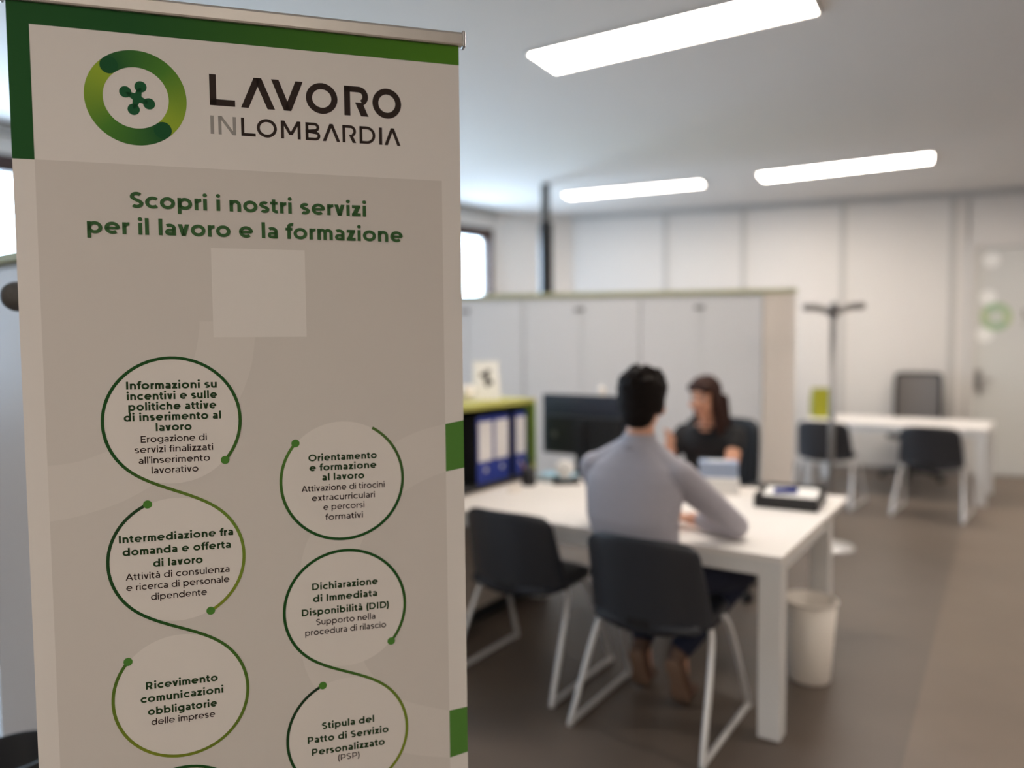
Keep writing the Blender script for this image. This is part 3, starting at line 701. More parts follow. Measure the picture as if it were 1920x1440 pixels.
def visitor_chair(label, loc, rz, group):
    t = thing('visitor_chair', label, 'chair', loc, rz, group)
    mb = MB(); shell_back(mb); mb.build('backrest', M['shell'], t)
    rings = []
    for k, (z, g) in enumerate(((.432, -.02), (.438, 0), (.455, .004), (.468, -.006), (.474, -.03))): rings.append(((0, .0, z), (.225 + g, 0, 0), (0, .225 + g, 0)))
    MB().loft(rings, 40, 0, 5).build('seat', M['shell'], t)
    mb = MB(); mb.b2(-.05, .05, -.235, -.17, .445, .485); mb.build('bracket', M['black'], t, bevel=.008)
    for sx in (-1, 1):
        pts = [(sx * .19, -.03, .43), (sx * .215, -.06, .415)]
        loop = spline([(sx * .17, -.05, .425), (sx * .235, -.075, .40), (sx * .27, -.262, .035), (sx * .272, -.255, .013), (sx * .272, -.20, .0125), (sx * .272, .0, .0125), (sx * .272, .21, .0125), (sx * .272, .255, .013), (sx * .27, .262, .035), (sx * .235, .115, .40), (sx * .17, .09, .425)], 6)
        MB().tube(loop, .0125, 12).build('sled_leg', M['silver'], t)
    mb = MB(); mb.tube([(-.17, -.05, .425), (.17, -.05, .425)], .010); mb.tube([(-.17, .09, .425), (.17, .09, .425)], .010)
    mb.build('cross_bar', M['silver'], t)
    return t
G1 = 'dark shell chairs on silver sled frames'
ch = visitor_chair('dark shell chair with silver sled frame that the man in the grey shirt sits on', (.598, 2.935, 0), TH, G1)
dup(ch, (.085, 3.395, 0), TH, 'empty dark shell chair at the meeting desk, next to the banner edge')
dup(ch, fdk(-1.24, -.52), TH - R(4), 'dark shell chair at the far desk, behind the coat stand pole')
dup(ch, fdk(-.365, -.52), TH - R(4), 'dark shell chair at the far desk near its right leg')

def office_chair(label, loc, rz, mesh_back, hz=0.0, group='swivel office chairs'):
    t = thing('office_chair', label, 'office chair', loc, rz, group)
    hub = MB(); hub.lathe([(.05, .075), (.052, .12), (.03, .14)], n=20); hub.build('hub', M['black'], t)
    for k in range(5):
        a = 2 * PI * k / 5 + .3; c, s_ = math.cos(a), math.sin(a)
        lg = MB().tube([(c * .03, s_ * .03, .115), (c * .18, s_ * .18, .105), (c * .31, s_ * .31, .075)], [.026, .022, .017], 10).build('base_arm', M['black'], t)
        mb = MB(); ax = Vector((-s_, c, 0)); m3 = ax.to_track_quat('Z', 'Y').to_matrix()
        for o in (-.02, .02): mb.lathe([(.012, -.009), (.027, -.008), (.028, 0), (.027, .008), (.012, .009)], (c * .31 + ax.x * o, s_ * .31 + ax.y * o, .029), 18, 0, m3)
        mb.tube([(c * .31, s_ * .31, .03), (c * .31, s_ * .31, .08)], .008, 8); mb.build('caster', M['black'], lg)
    MB().lathe([(.028, .12), (.028, .28), (.019, .281), (.019, .43)], n=18).build('gas_lift', M['chrome'], t)
    MB().b2(-.11, .11, -.12, .1, .42, .455).build('mechanism', M['black'], t, bevel=.012)
    rings = [((0, 0, z), (.24 + g, 0, 0), (0, .235 + g, 0)) for z, g in ((.452, -.03), (.46, 0), (.495, .006), (.52, -.012), (.528, -.05))]
    MB().loft(rings, 36, 0, 4).build('seat', M['blackfab'], t)
    # back: rounded frame with its cloth, slightly curved
    z0, z1 = .62, 1.06 + hz; hw = .225
    def yb(x, z): return -.25 + .055 * (x / hw) ** 2 - .05 * (z - z0)
    prof = spline([(-hw + .02, z0), (-hw, z0 + .05), (-hw, z1 - .06), (-hw + .03, z1 - .01), (-hw + .08, z1), (hw - .08, z1), (hw - .03, z1 - .01), (hw, z1 - .06), (hw, z0 + .05), (hw - .02, z0), (hw - .08, z0 - .02), (-hw + .08, z0 - .02)] and [(x, z, 0) for x, z in [(-hw + .02, z0), (-hw, z0 + .05), (-hw, z1 - .06), (-hw + .03, z1 - .01), (-hw + .08, z1), (hw - .08, z1), (hw - .03, z1 - .01), (hw, z1 - .06), (hw, z0 + .05), (hw - .02, z0), (hw - .08, z0 - .02), (-hw + .08, z0 - .02)]], 5, True)
    fr = MB().tube([(p.x, yb(p.x, p.y), p.y) for p in prof], .019 if mesh_back else .02, 10, True).build('back_frame', M['black'], t)
    mb = MB(); n = 12; th = .008 if mesh_back else .035; fa, ba = [], []
    for j in range(n + 1):
        for i in range(n + 1):
            x = (-1 + 2 * i / n) * (hw - .012); z = z0 - .01 + (z1 - z0) * j / n; y = yb(x, z)
            fa.append((x, y + th / 2, z)); ba.append((x, y - th / 2, z))
    N = len(fa); fs = []; W_ = n + 1
    for j in range(n):
        for i in range(n): a = j * W_ + i; q = (a, a + 1, a + W_ + 1, a + W_); fs += [q, tuple(N + k for k in q[::-1])]
    rim = list(range(W_)) + [j * W_ + n for j in range(1, n + 1)] + [n * W_ + i for i in range(n - 1, -1, -1)] + [j * W_ for j in range(n - 1, 0, -1)]
    for a, b in zip(rim, rim[1:] + rim[:1]): fs.append((a, b, N + b, N + a))
    mb.add(fa + ba, fs, 0, True); mb.build('backrest', M['mesh'] if mesh_back else M['blackfab'], t)
    MB().tube([(0, -.05, .44), (0, -.2, .45), (0, -.285, .52), (0, -.29, .80)], .022, 10).build('back_support', M['black'], t)
    for sx in (-1, 1):
        ar = MB().tube([(sx * .17, 0, .45), (sx * .27, 0, .47), (sx * .285, 0, .52), (sx * .285, 0, .66)], .014, 10).build('arm_post', M['chrome'], t)
        MB().b2(sx * .285 - .035, sx * .285 + .035, -.12, .12, .655, .685).build('arm_pad', M['black'], ar, bevel=.012)
    return t
office_chair('swivel office chair with grey mesh back behind the empty far desk', fdk(-.78, 1.25), TH - R(4) + PI, True, .1)
office_chair('black swivel chair the long-haired woman sits on', (1.20, 4.50, 0), TH + PI - R(4), False, -.03)

# storage cabinets: a row of tall white units under one olive top, and one unit behind the banner on the left
CR = Vector((2.305, 6.0, 0)); CDIR = Vector((-2.735, .42, 0)).normalized(); CRZ = math.atan2(-CDIR.y, -CDIR.x)
def cabinet(label, loc, rz, h, wdt=.985, d=.45, group='tall white storage cabinets'):
    t = thing('storage_cabinet', label, 'cabinet', loc, rz, group)      # local: x to the right, front at y = 0, body behind it
    mb = MB(); mb.b2(-wdt, 0, .022, d, .06, h); mb.b2(-wdt + .01, -.01, .04, d, 0, .06, 1); mb.build('body', [M['cab'], M['interior']], t)
    for k in range(2):
        x0 = -wdt + k * wdt / 2
        dr = MB().b2(x0 + .003, x0 + wdt / 2 - .003, 0, .02, .065, h - .02).build('door', M['cab'], t, bevel=.002)
        hx = x0 + wdt / 2 - .035 if k == 0 else x0 + .035
        if k == 0: MB().b2(hx - .02, hx + .06, -.014, -.001, h - .12, h - .095).build('handle', M['darkgrey'], dr, bevel=.003)
    return t
HCAB = 1.925
for k, lab in enumerate(('tall white cabinet at the right end of the row, behind the woman', 'tall white cabinet in the middle of the row, behind the monitor and the man', 'tall white cabinet at the left of the row, cut by the banner edge')):
    p = CR + CDIR * (.25 + k * .99); cabinet(lab, p, CRZ, HCAB)
p = CR + CDIR * .0; t = thing('cabinet_end_panel', 'beige end panel closing the right end of the tall cabinet row', 'panel', p, CRZ)
MB().b2(-.245, 0, 0, .45, 0, HCAB).build('side_panel', M['endwhite'], t, bevel=.002)
t = thing('cabinet_worktop', 'thin olive top board running along the tall cabinet row', 'worktop', CR + Vector((0, 0, HCAB)), CRZ)
MB().b2(-3.25, .012, -.015, .46, .001, .036).build('board', M['paleolive'], t, bevel=.002)
LC = Vector((-1.13, 2.15, 0)); LRZ = TH
cabinet('tall cabinet with olive top seen in the strip left of the banner', LC, LRZ, 1.82)
t = thing('cabinet_worktop', 'olive top board on the cabinet left of the banner', 'worktop', LC + Vector((0, 0, 1.82)), LRZ); MB().b2(-.995, .01, -.015, .46, .001, .032).build('board', M['olive'], t, bevel=.002)

# low bookcase that carries the left end of the desk
BQ = Vector((.143, 4.445, 0)); BL = 1.45; HB = 1.2
t = thing('low_bookcase', 'low bookcase with olive top and dark open shelf, at the left end of the desk', 'bookcase', BQ, TH + R(90))   # local x along the front (away), +y to the left
mb = MB(); mb.b2(-BL, 0, .0, .42, HB - .028, HB); mb.build('top_board', M['olive'], t, bevel=.002)
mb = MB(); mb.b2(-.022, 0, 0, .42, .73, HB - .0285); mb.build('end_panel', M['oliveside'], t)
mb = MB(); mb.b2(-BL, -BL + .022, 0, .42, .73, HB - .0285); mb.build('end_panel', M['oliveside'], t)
mb = MB(); mb.b2(-BL, 0, .40, .42, .73, HB - .0285); mb.build('back_panel', M['interior'], t)
MB().b2(-BL + .022, -.022, .004, .40, .73, .752).build('shelf', M['interior'], t)
MB().b2(-.86, -.84, .004, .40, .752, HB - .0285).build('divider', M['interior'], t)
MB().b2(-BL, 0, .022, .42, .075, .7295).build('lower_body', M['cabbeige'], t)
for k in range(2): MB().b2(-BL + k * BL / 2 + .003, -BL + (k + 1) * BL / 2 - .003, .002, .02, .085, .722).build('door', M['cabbeige'], t, bevel=.002)
MB().b2(-BL + .01, -.01, .03, .41, 0, .075).build('plinth', M['black'], t)
def bk(x, y, z): p = BQ + VX * x - UX * y; return (p.x, p.y, z)
for i, (x, wd, lab) in enumerate(((-.475, .15, 'blue box file with white label, left one of three on the dark shelf'), (-.32, .15, 'blue box file with white label, middle one of three on the dark shelf'), (-.125, .12, 'blue box file with white label, next to the green end of the shelf'))):
    t = thing('box_file', lab, 'box file', bk(x, .03, .7525), TH + R(90), 'blue box files')
    MB().b2(-wd / 2, wd / 2, .0045, .29, 0, .375).build('box', M['interior'], t, bevel=.003)
    MB().b2(-wd / 2, wd / 2, 0, .004, 0, .375).build('spine', M['blue'], t)
    MB().b2(-wd / 2 + .012, wd / 2 - .012, -.002, -.0003, .125, .345).build('label_sheet', M['label'], t)
    MB().lathe([(.012, -.001), (.014, .001), (.012, .003)], (0, -.001, .075), 16, 0, Matrix.Rotation(R(90), 3, 'X')).build('finger_ring', M['silver'], t)
# on the bookcase top
t = thing('desk_calendar', 'white standing calendar with a dark print on top of the low bookcase', 'calendar', bk(-.235, .20, HB + .001), R(12))
mb = MB(); mb.prism([(0, 0), (0, 0)], 0, 0) if False else None
hh = .235
for s_ in (-1, 1):
    m3 = Matrix.Rotation(s_ * R(14), 3, 'X'); c = m3 @ Vector((0, 0, hh / 2)); mb.box((0, c.y + s_ * .058, c.z), (.155, .004, hh), m3=m3)
mb.b2(-.077, .077, -.06, .06, 0, .003); mb.build('stand', M['paper'], t)
m3 = Matrix.Rotation(-R(14), 3, 'X'); mb = MB()
for x, z, rx, rz_ in ((0, .125, .016, .05), (-.022, .15, .02, .014), (.02, .105, .018, .016), (.008, .17, .02, .012)):
    d = disc(x, z, 1, 20)[0]; mb.add([tuple(m3 @ Vector((x + (p[0] - x) * rx, -.0025 - .0002, z + (p[1] - z) * rz_)) + Vector((0, -.058, 0))) for p in d], [tuple(range(20))])
mb.build('print', M['darkgrey'], t)
mb = MB()
for k in range(9): mb.tube([(-.06 + k * .015, .008 * math.cos(q / 10 * 2 * PI), hh * .972 + .008 * math.sin(q / 10 * 2 * PI)) for q in range(10)], .0012, 6, True)
mb.build('wire_binding', M['silver'], t)
def mug(name, label, loc, m, r_=.04, h=.09):
    t = thing(name, label, 'mug', loc, .4)
    MB().lathe([(r_ * .8, 0), (r_ * .95, .01), (r_, .03), (r_, h), (r_ * .92, h), (r_ * .9, .012)], n=28).build('cup', m, t)
    MB().tube(spline([(r_ * .95, 0, h * .8), (r_ + .022, 0, h * .75), (r_ + .028, 0, h * .5), (r_ + .018, 0, h * .28), (r_ * .95, 0, h * .22)], 5), .005, 8).build('handle', m, t)
mug('white_mug', 'white mug beside the calendar on the low bookcase top, at the banner edge', bk(-.40, .22, HB + .001), M['bin'])

# on the desk
t = thing('monitor', 'black computer monitor seen from behind, left of the man on the meeting desk', 'monitor', dk(-1.47, 1.16, .72), TH - R(4))
mw, mh = .62, .375; zc = .305
MB().b2(-mw / 2, mw / 2, -.018, .018, zc - mh / 2, zc + mh / 2).build('casing', M['screenback'], t, bevel=.006)
MB().b2(-mw / 2 + .012, mw / 2 - .012, .0185, .0195, zc - mh / 2 + .015, zc + mh / 2 - .012).build('screen', M['screenlow'], t)
MB().b2(-mw / 2 + .03, mw / 2 - .03, -.042, -.018, zc - mh / 2 + .01, zc + .06).build('rear_bulge', M['screenlow'], t, bevel=.012)
mb = MB(); mb.lathe([(.022, -.001), (.022, .001)], (-.2, -.0435, zc - .06), 20, 0, Matrix.Rotation(R(90), 3, 'X')); mb.build('badge', M['darkgrey'], t)
MB().b2(-.03, .03, -.07, -.043, .012, zc + .02).build('stand', M['black'], t, bevel=.008)
MB().b2(-.12, .12, -.13, .08, 0, .014).build('base', M['black'], t, bevel=.006)
t = thing('webcam', 'small white webcam on top of the black monitor, beside the head of the man', 'webcam', (0, 0, 0), TH - R(4))
wp = Vector(dk(-1.47, 1.16, .72)) + Vector((math.cos(TH - R(4)), math.sin(TH - R(4)), 0)) * .12; t.location = (wp.x, wp.y, .72 + zc + mh / 2 + .0005)
MB().b2(-.02, .02, -.02, .02, 0, .012).build('clip', M['bin'], t, bevel=.004); MB().ell((0, 0, .033), .023).build('camera_ball', M['bin'], t)
t = thing('tape_dispenser', 'black tape dispenser with a white roll, standing in front of the monitor', 'tape dispenser', dk(-1.425, .84, .7205), R(6))
mb = MB(); mb.prism([(-.07, 0), (.075, 0), (.085, .02), (.07, .03), (.03, .028), (-.0, .022), (-.04, .025), (-.06, .05), (-.068, .04)], -.025, -.018); mb.prism([(-.07, 0), (.075, 0), (.085, .02), (.07, .03), (.03, .028), (0, .022), (-.04, .025), (-.06, .05), (-.068, .04)], .018, .025); mb.b2(-.07, .08, -.018, .018, 0, .016)
mb.build('body', M['black'], t)
MB().lathe([(.010, -.0125), (.05, -.0125), (.05, .0125), (.010, .0125)], (-.005, 0, .088), 30, 0, Matrix.Rotation(R(90), 3, 'X')).build('tape_roll', M['paper'], t)
MB().lathe([(.0095, -.016), (.0095, .016)], (-.005, 0, .088), 20, 0, Matrix.Rotation(R(90), 3, 'X')).build('spool', M['black'], t)
cup = thing('pen_cup', 'black pen cup on the desk in front of the blue box files', 'pen cup', dk(-1.585, .70, .7205), 0)
MB().lathe([(.036, 0), (.04, .004), (.042, .10), (.039, .10), (.036, .006)], n=24).build('cup', M['black'], cup)
for i, (dx, dy, lx, ly, m, lab) in enumerate(((.012, .008, .02, .01, 'green_pen', 'yellow pen leaning right in the black pen cup'), (-.014, .006, -.025, .0, 'red_pen', 'orange pen leaning left in the black pen cup'), (.0, -.012, .003, -.02, 'blue', 'blue pen in the black pen cup'))):
    t = thing('pen', lab, 'pen', Vector(dk(-1.585, .70, .7275)) + Vector((dx, dy, 0)), 0, 'pens in the cup')
    MB().tube([(0, 0, .001), (lx * .8, ly * .8, .12)], .0045, 8).build('barrel', M[m], t); MB().tube([(lx * .8, ly * .8, .12), (lx, ly, .145)], .0052, 8).build('pen_cap', M['black'], t)
t = thing('computer_mouse', 'small white mouse on the desk below the blue box files', 'mouse', dk(-1.56, .52, .7203), TH)
MB().loft([((0, 0, z), (.032 * a, 0, 0), (0, .055 * a, 0)) for z, a in ((0, .95), (.008, 1), (.018, .9), (.027, .65), (.032, .3))], 24).build('shell', M['bin'], t)
MB().tube([(0, .02, .031), (0, .036, .0265)], .004, 8).build('wheel', M['darkgrey'], t)
for i, (o, m, lab) in enumerate(((0, 'cyan', 'pale cyan folder lowest in the small pile beside the monitor'), (.0135, 'paper', 'white folder in the middle of the small pile beside the monitor'), (.027, 'cyan', 'pale cyan folder topmost of the small pile beside the monitor'))):
    t = thing('folder', lab, 'folder', dk(-1.53 + .01 * i, .90, .7205 + o), TH + R(4 * i), 'small folders by the monitor')
    MB().b2(-.10, .10, -.075, .075, 0, .003).build('lower_cover', M[m], t); MB().b2(-.097, .098, -.072, .072, .0031, .0095).build('pages', M['paper'], t); MB().b2(-.10, .10, -.075, .075, .0096, .0128).build('upper_cover', M[m], t)
# tray with papers
tr = thing('document_tray', 'black document tray with papers at the right end of the meeting desk', 'tray', dk(-.215, 1.0, .7205), TH + R(5))
mb = MB(); tw, td_, thh = .29, .36, .062
mb.b2(-tw / 2, tw / 2, -td_ / 2, td_ / 2, 0, .006); mb.b2(-tw / 2, tw / 2, -td_ / 2, -td_ / 2 + .006, .006, thh); mb.b2(-tw / 2, tw / 2, td_ / 2 - .006, td_ / 2, .006, thh)
mb.b2(-tw / 2, -tw / 2 + .006, -td_ / 2, td_ / 2, .006, thh); mb.b2(tw / 2 - .006, tw / 2, -td_ / 2, td_ / 2, .006, thh); mb.build('tray_shell', M['black'], tr, bevel=.002)
tl = Vector(dk(-.215, 1.0, .7205))
for i, (z0, h, a, m, lab) in enumerate(((.0065, .03, 0, 'paper', 'thick white paper stack filling the black tray'), (.037, .012, 4, 'paper', 'white booklet on the paper stack in the black tray'))):
    t = thing('paper_stack', lab, 'paper', (tl.x, tl.y, tl.z + z0), TH + R(5 + a), 'papers in the tray')
    MB().b2(-.125, .125, -.16, .16, 0, h).build('sheets', M[m], t, bevel=.002)
t = thing('stapler', 'small blue stapler lying on the papers in the black tray', 'stapler', (tl.x - .035, tl.y - .02, tl.z + .0495), TH + R(30))
MB().b2(-.06, .06, -.013, .013, 0, .008).build('base', M['blue'], t, bevel=.003); MB().b2(-.055, .058, -.012, .012, .009, .03).build('upper_arm', M['blue'], t, bevel=.006)
# paper and pale blue pile in front of the woman
pp = Vector((1.105, 3.93, 0)); 
t = thing('paper_ream', 'white paper ream under the pale blue box in front of the woman', 'paper', (pp.x, pp.y, .7205), TH + R(20)); MB().b2(-.105, .105, -.08, .08, 0, .085).build('sheets', M['paper'], t, bevel=.003)
t = thing('tissue_box', 'pale blue box on a white ream in front of the woman', 'box', (pp.x, pp.y, .8065), TH + R(20)); MB().b2(-.10, .10, -.06, .06, 0, .082).build('carton', M['paleblue'], t, bevel=.003)
mb = MB(); mb.loft([((0, 0, .0822), (.06, 0, 0), (0, .028, 0)), ((0, 0, .0828), (.06, 0, 0), (0, .028, 0))], 24); mb.build('opening', M['paper'], t)

# waste bins, coat stands, magazine file, power post
def waste_bin(name, label, loc, m, r0, r1, h):
    t = thing(name, label, 'waste bin', loc, 0)
    MB().lathe([(r0 * .96, 0), (r0, .006), (r1, h), (r1 - .006, h), (r0 - .006, .01)], n=40).build('body', m, t)
    MB().tube([((r1 + .002) * math.cos(2 * PI * k / 40), (r1 + .002) * math.sin(2 * PI * k / 40), h - .004) for k in range(40)], .006, 8, True).build('rim', m, t)
waste_bin('waste_bin', 'white round waste bin under the right end of the meeting desk', (1.335, 3.265, 0), M['bin'], .09, .113, .365)
waste_bin('waste_bin', 'black round bin rim at the lower left corner beside the banner', (-1.42, 2.02, 0), M['black'], .09, .115, .385)
def coat_stand(label, loc, rz, h, s=1.0, armz=None, m='greymetal'):
    t = thing('coat_stand', label, 'coat stand', loc, rz, 'metal coat stands')
    MB().lathe([(.165, 0), (.165, .008), (.155, .016), (.03, .022), (.024, .05)], n=40).build('base', M['silver'], t)
    MB().tube([(0, 0, .02), (0, 0, h - .09)], .021, 16).build('pole', M[m], t)
    for k in range(4):
        a = PI / 2 * k; c, q = math.cos(a), math.sin(a)
        pts = spline([(0, 0, h - .12), (c * .02 * s, q * .02 * s, h - .07), (c * .07 * s, q * .07 * s, h - .035), (c * .13 * s, q * .13 * s, h - .02), (c * .185 * s, q * .185 * s, h - .018)], 6)
        rs = [.017 + .013 * min(1, i / (len(pts) - 1) * 1.3) for i in range(len(pts))]
        mb = MB(); mb.tube(pts, [r_ * s for r_ in rs], 14); mb.ell(pts[-1], .0302 * s); mb.build('hook_arm', M[m], t)
    return t
coat_stand('grey metal coat stand standing between the two desks', (2.353, 5.40, 0), R(-21), 1.80)
coat_stand('coat stand mostly hidden behind the banner, one rounded arm end showing at left', (-1.018, 1.88, 0), R(2), 1.670, 1.25, m='darkgrey')
t = thing('magazine_file', 'lime green magazine file on the left end of the far desk', 'magazine file', fdk(-1.50, .30, .7205), TH + R(20))
mb = MB(); mb.b2(-.09, .09, 0, .004, 0, .32); mb.b2(-.09, .09, .26, .264, 0, .20); mb.b2(-.09, .09, .004, .26, 0, .004)
mb.build('box', M['limegreen'], t); mb = MB()
for x in (-.09, .087): mb.add([(x, .004, .004), (x, .26, .004), (x, .26, .2), (x, .12, .32), (x, .004, .32), (x + .003, .004, .004), (x + .003, .26, .004), (x + .003, .26, .2), (x + .003, .12, .32), (x + .003, .004, .32)], [(0, 1, 2, 3, 4), (5, 6, 7, 8, 9)] + [(k, (k + 1) % 5, (k + 1) % 5 + 5, k + 5) for k in range(5)])
mb.build('side', M['limegreen'], t)
MB().b2(-.08, .08, .02, .24, .0045, .26).build('magazines', M['paper'], t)
t = thing('cable_post', 'black floor to ceiling cable post rising behind the tall cabinet row', 'post', (.365, 7.75, 0), R(15))
MB().b2(-.066, .066, -.05, .05, 0, 2.80).build('lower_post', M['black'], t, bevel=.012)
MB().b2(-.042, .042, -.034, .034, 2.8005, HC - .002).build('upper_post', M['darkgrey'], t, bevel=.01)
MB().b2(-.09, .09, -.07, .07, 0, .012).build('floor_plate', M['darkgrey'], t)

# ------------------------------------------------------------ the two people
def V(*a): return Vector(a)
def head_parts(mb, c, m3, k=1.0):
    def e(p, r_): mb.ell(c + m3 @ (V(*p) * k), tuple(q * k for q in r_), m3)
    e((0, -.008, .022), (.076, .096, .098)); e((0, .018, -.03), (.066, .076, .07)); e((0, .038, -.075), (.046, .05, .036))
    e((0, .094, -.022), (.0125, .017, .026)); e((0, .101, -.037), (.0135, .011, .009)); e((0, .058, -.092), (.026, .028, .02))
    for s_ in (-1, 1): e((s_ * .079, -.008, -.012), (.010, .022, .033)); e((s_ * .042, .066, -.035), (.03, .026, .026))
    e((0, .078, .028), (.052, .016, .014))
def face_parts(c, m3, k, par):
    def at(p): return c + m3 @ (V(*p) * k)
    for s_ in (-1, 1):
        ey = MB().ell(at((s_ * .032, .0775, .004)), (.0135 * k, .0105 * k, .0085 * k), m3).build('eye', M['eyew'], par)
        MB().ell(at((s_ * .032, .0868, .003)), (.0062 * k, .003 * k, .0066 * k), m3).build('iris', M['eyed'], ey)
        MB().tube([at((s_ * .016, .096, .026)), at((s_ * .032, .095, .031)), at((s_ * .05, .083, .025))], [.0035 * k, .0045 * k, .002 * k], 8).build('eyebrow', M['hairm'], par)
    mb = MB(); mb.tube([at((-.024, .083, -.066)), at((0, .093, -.0635)), at((.024, .083, -.066))], [.002, .0055 * k, .002], 8); mb.tube([at((-.02, .083, -.068)), at((0, .092, -.0715)), at((.02, .083, -.068))], [.002, .006 * k, .002], 8)
    mb.build('lips', M['lip'], par)
def hand_parts(mb, wrist, d, s_, curl=.5):
    w_ = V(*wrist); d = V(*d).normalized(); s_ = V(*s_); s_ = (s_ - d * s_.dot(d)).normalized(); nr = s_.cross(d)
    if nr.z < 0: nr = -nr
    m3 = Matrix((s_, d, nr)).transposed()
    mb.ell(w_ + d * .048, (.041, .052, .0155), m3)
    mb.cap(w_ - d * .01, w_ + d * .03, .026, .027)
    for i, L in enumerate((.070, .079, .073, .056)):
        b = w_ + d * .088 + s_ * (.0315 - .021 * i); f1 = (d + s_ * (.10 - .07 * i) - nr * .35 * curl).normalized(); f2 = (d - nr * 1.1 * curl).normalized(); f3 = (d - nr * 2.0 * curl).normalized()
        p1 = b + f1 * L * .45; p2 = p1 + f2 * L * .3; p3 = p2 + f3 * L * .25
        mb.cap(b - d * .02, p1, .0095, .009); mb.cap(p1, p2, .009, .0082); mb.cap(p2, p3, .0082, .0072)
    b = w_ + d * .022 + s_ * .030; p1 = b + (d * .55 + s_ * .75 - nr * .2).normalized() * .042; p2 = p1 + (d * .85 + s_ * .3 - nr * .25).normalized() * .032
    mb.cap(b, p1, .0135, .0105); mb.cap(p1, p2, .0102, .0085)
def torso(mb, rings, k=1.0, p=2.3): mb.loft([((x, y, z), (hw * k, 0, 0), (0, hd * k, 0)) for z, x, y, hw, hd in rings], 32, 0, p)
def chain(mb, pts, rs):
    for a, b, ra, rb in zip(pts[:-1], pts[1:], rs[:-1], rs[1:]): mb.cap(a, b, ra, rb)

# the man, seen from behind, leaning on the desk
man = thing('person', 'person with short dark hair and grey shirt sitting with the back to the viewer', 'person', (.47, 2.93, 0), TH)
mt = [(.485, .06, -.02, .145, .10), (.54, .06, -.02, .165, .112), (.62, .05, -.01, .165, .108), (.72, .025, .005, .168, .108), (.82, -.005, .03, .188, .118), (.91, -.018, .072, .202, .120), (.97, -.024, .095, .205, .112), (1.02, -.024, .112, .186, .098), (1.06, -.026, .124, .138, .082), (1.095, -.028, .135, .094, .072), (1.12, -.03, .142, .072, .064)]
SR, ER, WR = V(.165, .112, .985), V(.335, .285, .772), V(.150, .335, .765)
SL, EL, WL = V(-.215, .112, .99), V(-.275, .31, .775), V(-.105, .435, .765)
hc = V(-.036, .205, 1.282); hm = Matrix.Rotation(R(6), 3, 'Z') @ Matrix.Rotation(R(-6), 3, 'X')
hips = [V(.14, 0, .565), V(-.02, 0, .565)]; knees = [V(.315, .44, .54), V(-.125, .49, .54)]; ank = [V(.13, .20, .235), V(-.06, .255, .215)]
mb = MB(); torso(mb, mt, .9); head_parts(mb, hc, hm, 1.08); mb.cap((-.028, .135, 1.07), (-.034, .185, 1.21), .06, .056)
for S_, E0, W0 in ((SR, ER, WR), (SL, EL, WL)): chain(mb, [S_, E0, W0], [.054, .040, .028])
hand_parts(mb, WR, (-1, .35, -.05), (.35, 1, 0), .45); hand_parts(mb, WL, (1, .45, -.05), (-.2, 1, 0), .45)
for h, k, a in zip(hips, knees, ank): chain(mb, [h, k, a], [.068, .05, .036])
for a in ank: mb.cap(a, a + V(.0, .03, -.16), .034, .03)
body = mb.build('body', M['skin'], man); remesh(body, .0045, 2)
mb = MB(); torso(mb, mt, 1.03)
chain(mb, [SR, SR.lerp(ER, .5), ER, ER.lerp(WR, .8)], [.070, .060, .053, .040]); chain(mb, [SL, SL.lerp(EL, .5), EL, EL.lerp(WL, .8)], [.070, .060, .053, .040])
mb.cap(SR + V(-.02, 0, .005), (.03, .135, 1.085), .066, .045); mb.cap(SL + V(.02, 0, .005), (-.085, .135, 1.085), .066, .045)
sh = mb.build('shirt', M['shirt'], man); remesh(sh, .007, 6)
mb = MB(); cen = V(-.030, .143, 1.108); rr = []
for z, a in ((-.022, .083), (0.0, .076), (.022, .071), (.036, .069), (.036, .063), (.01, .066), (-.022, .072)): rr.append((cen + V(0, .012 * z / .03, z), (a, 0, 0), (0, a * .98, 0)))
mb.loft(rr, 32); mb.build('collar', M['shirt'], man)
mb = MB(); mb.loft([((.06, -.015, .49), (.15, 0, 0), (0, .105, 0)), ((.06, -.015, .56), (.172, 0, 0), (0, .118, 0)), ((.05, -.01, .63), (.172, 0, 0), (0, .114, 0))], 28, 0, 2.3)
for h, k, a in zip(hips, knees, ank): chain(mb, [h, k, a.lerp(k, .06)], [.086, .064, .050])
tro = mb.build('trousers', M['navy'], man); remesh(tro, .009, 5)
for a, sx in zip(ank, (.012, -.004)):
    mb = MB(); he = a + V(-.005, -.028, -.035); ba = V(a.x + sx, a.y + .02, .052); to = V(a.x + sx * 1.3, a.y + .105, .036)
    chain(mb, [a + V(0, 0, .0), he, he.lerp(ba, .5), ba, to], [.042, .037, .037, .042, .030]); s_ = mb.build('shoe', M['shoe'], man); remesh(s_, .006, 3)
    mb = MB(); d = (ba - he).normalized(); nb = V(0, d.z, -d.y).normalized(); nb = -nb if nb.y > 0 else nb
    mb.loft([(he + nb * .034 - d * .03, (.022, 0, 0), nb * .006), (he + nb * .036, (.036, 0, 0), nb * .009), (he.lerp(ba, .5) + nb * .034, (.030, 0, 0), nb * .007), (ba + nb * .036 - d * .01, (.043, 0, 0), nb * .008), (ba + nb * .03 + d * .028, (.034, 0, 0), nb * .007)], 24, 0, 3); mb.build('sole', M['sole'], s_)
mb = MB()
def he_(p, r_): mb.ell(hc + hm @ (V(*p) * 1.1), tuple(q * 1.1 for q in r_), hm)
he_((0, -.028, .028), (.090, .090, .096)); he_((0, .006, .07), (.082, .092, .058)); he_((0, -.062, -.055), (.068, .046, .060)); he_((0, -.052, -.015), (.082, .06, .07)); he_((0, .06, .085), (.06, .035, .035))
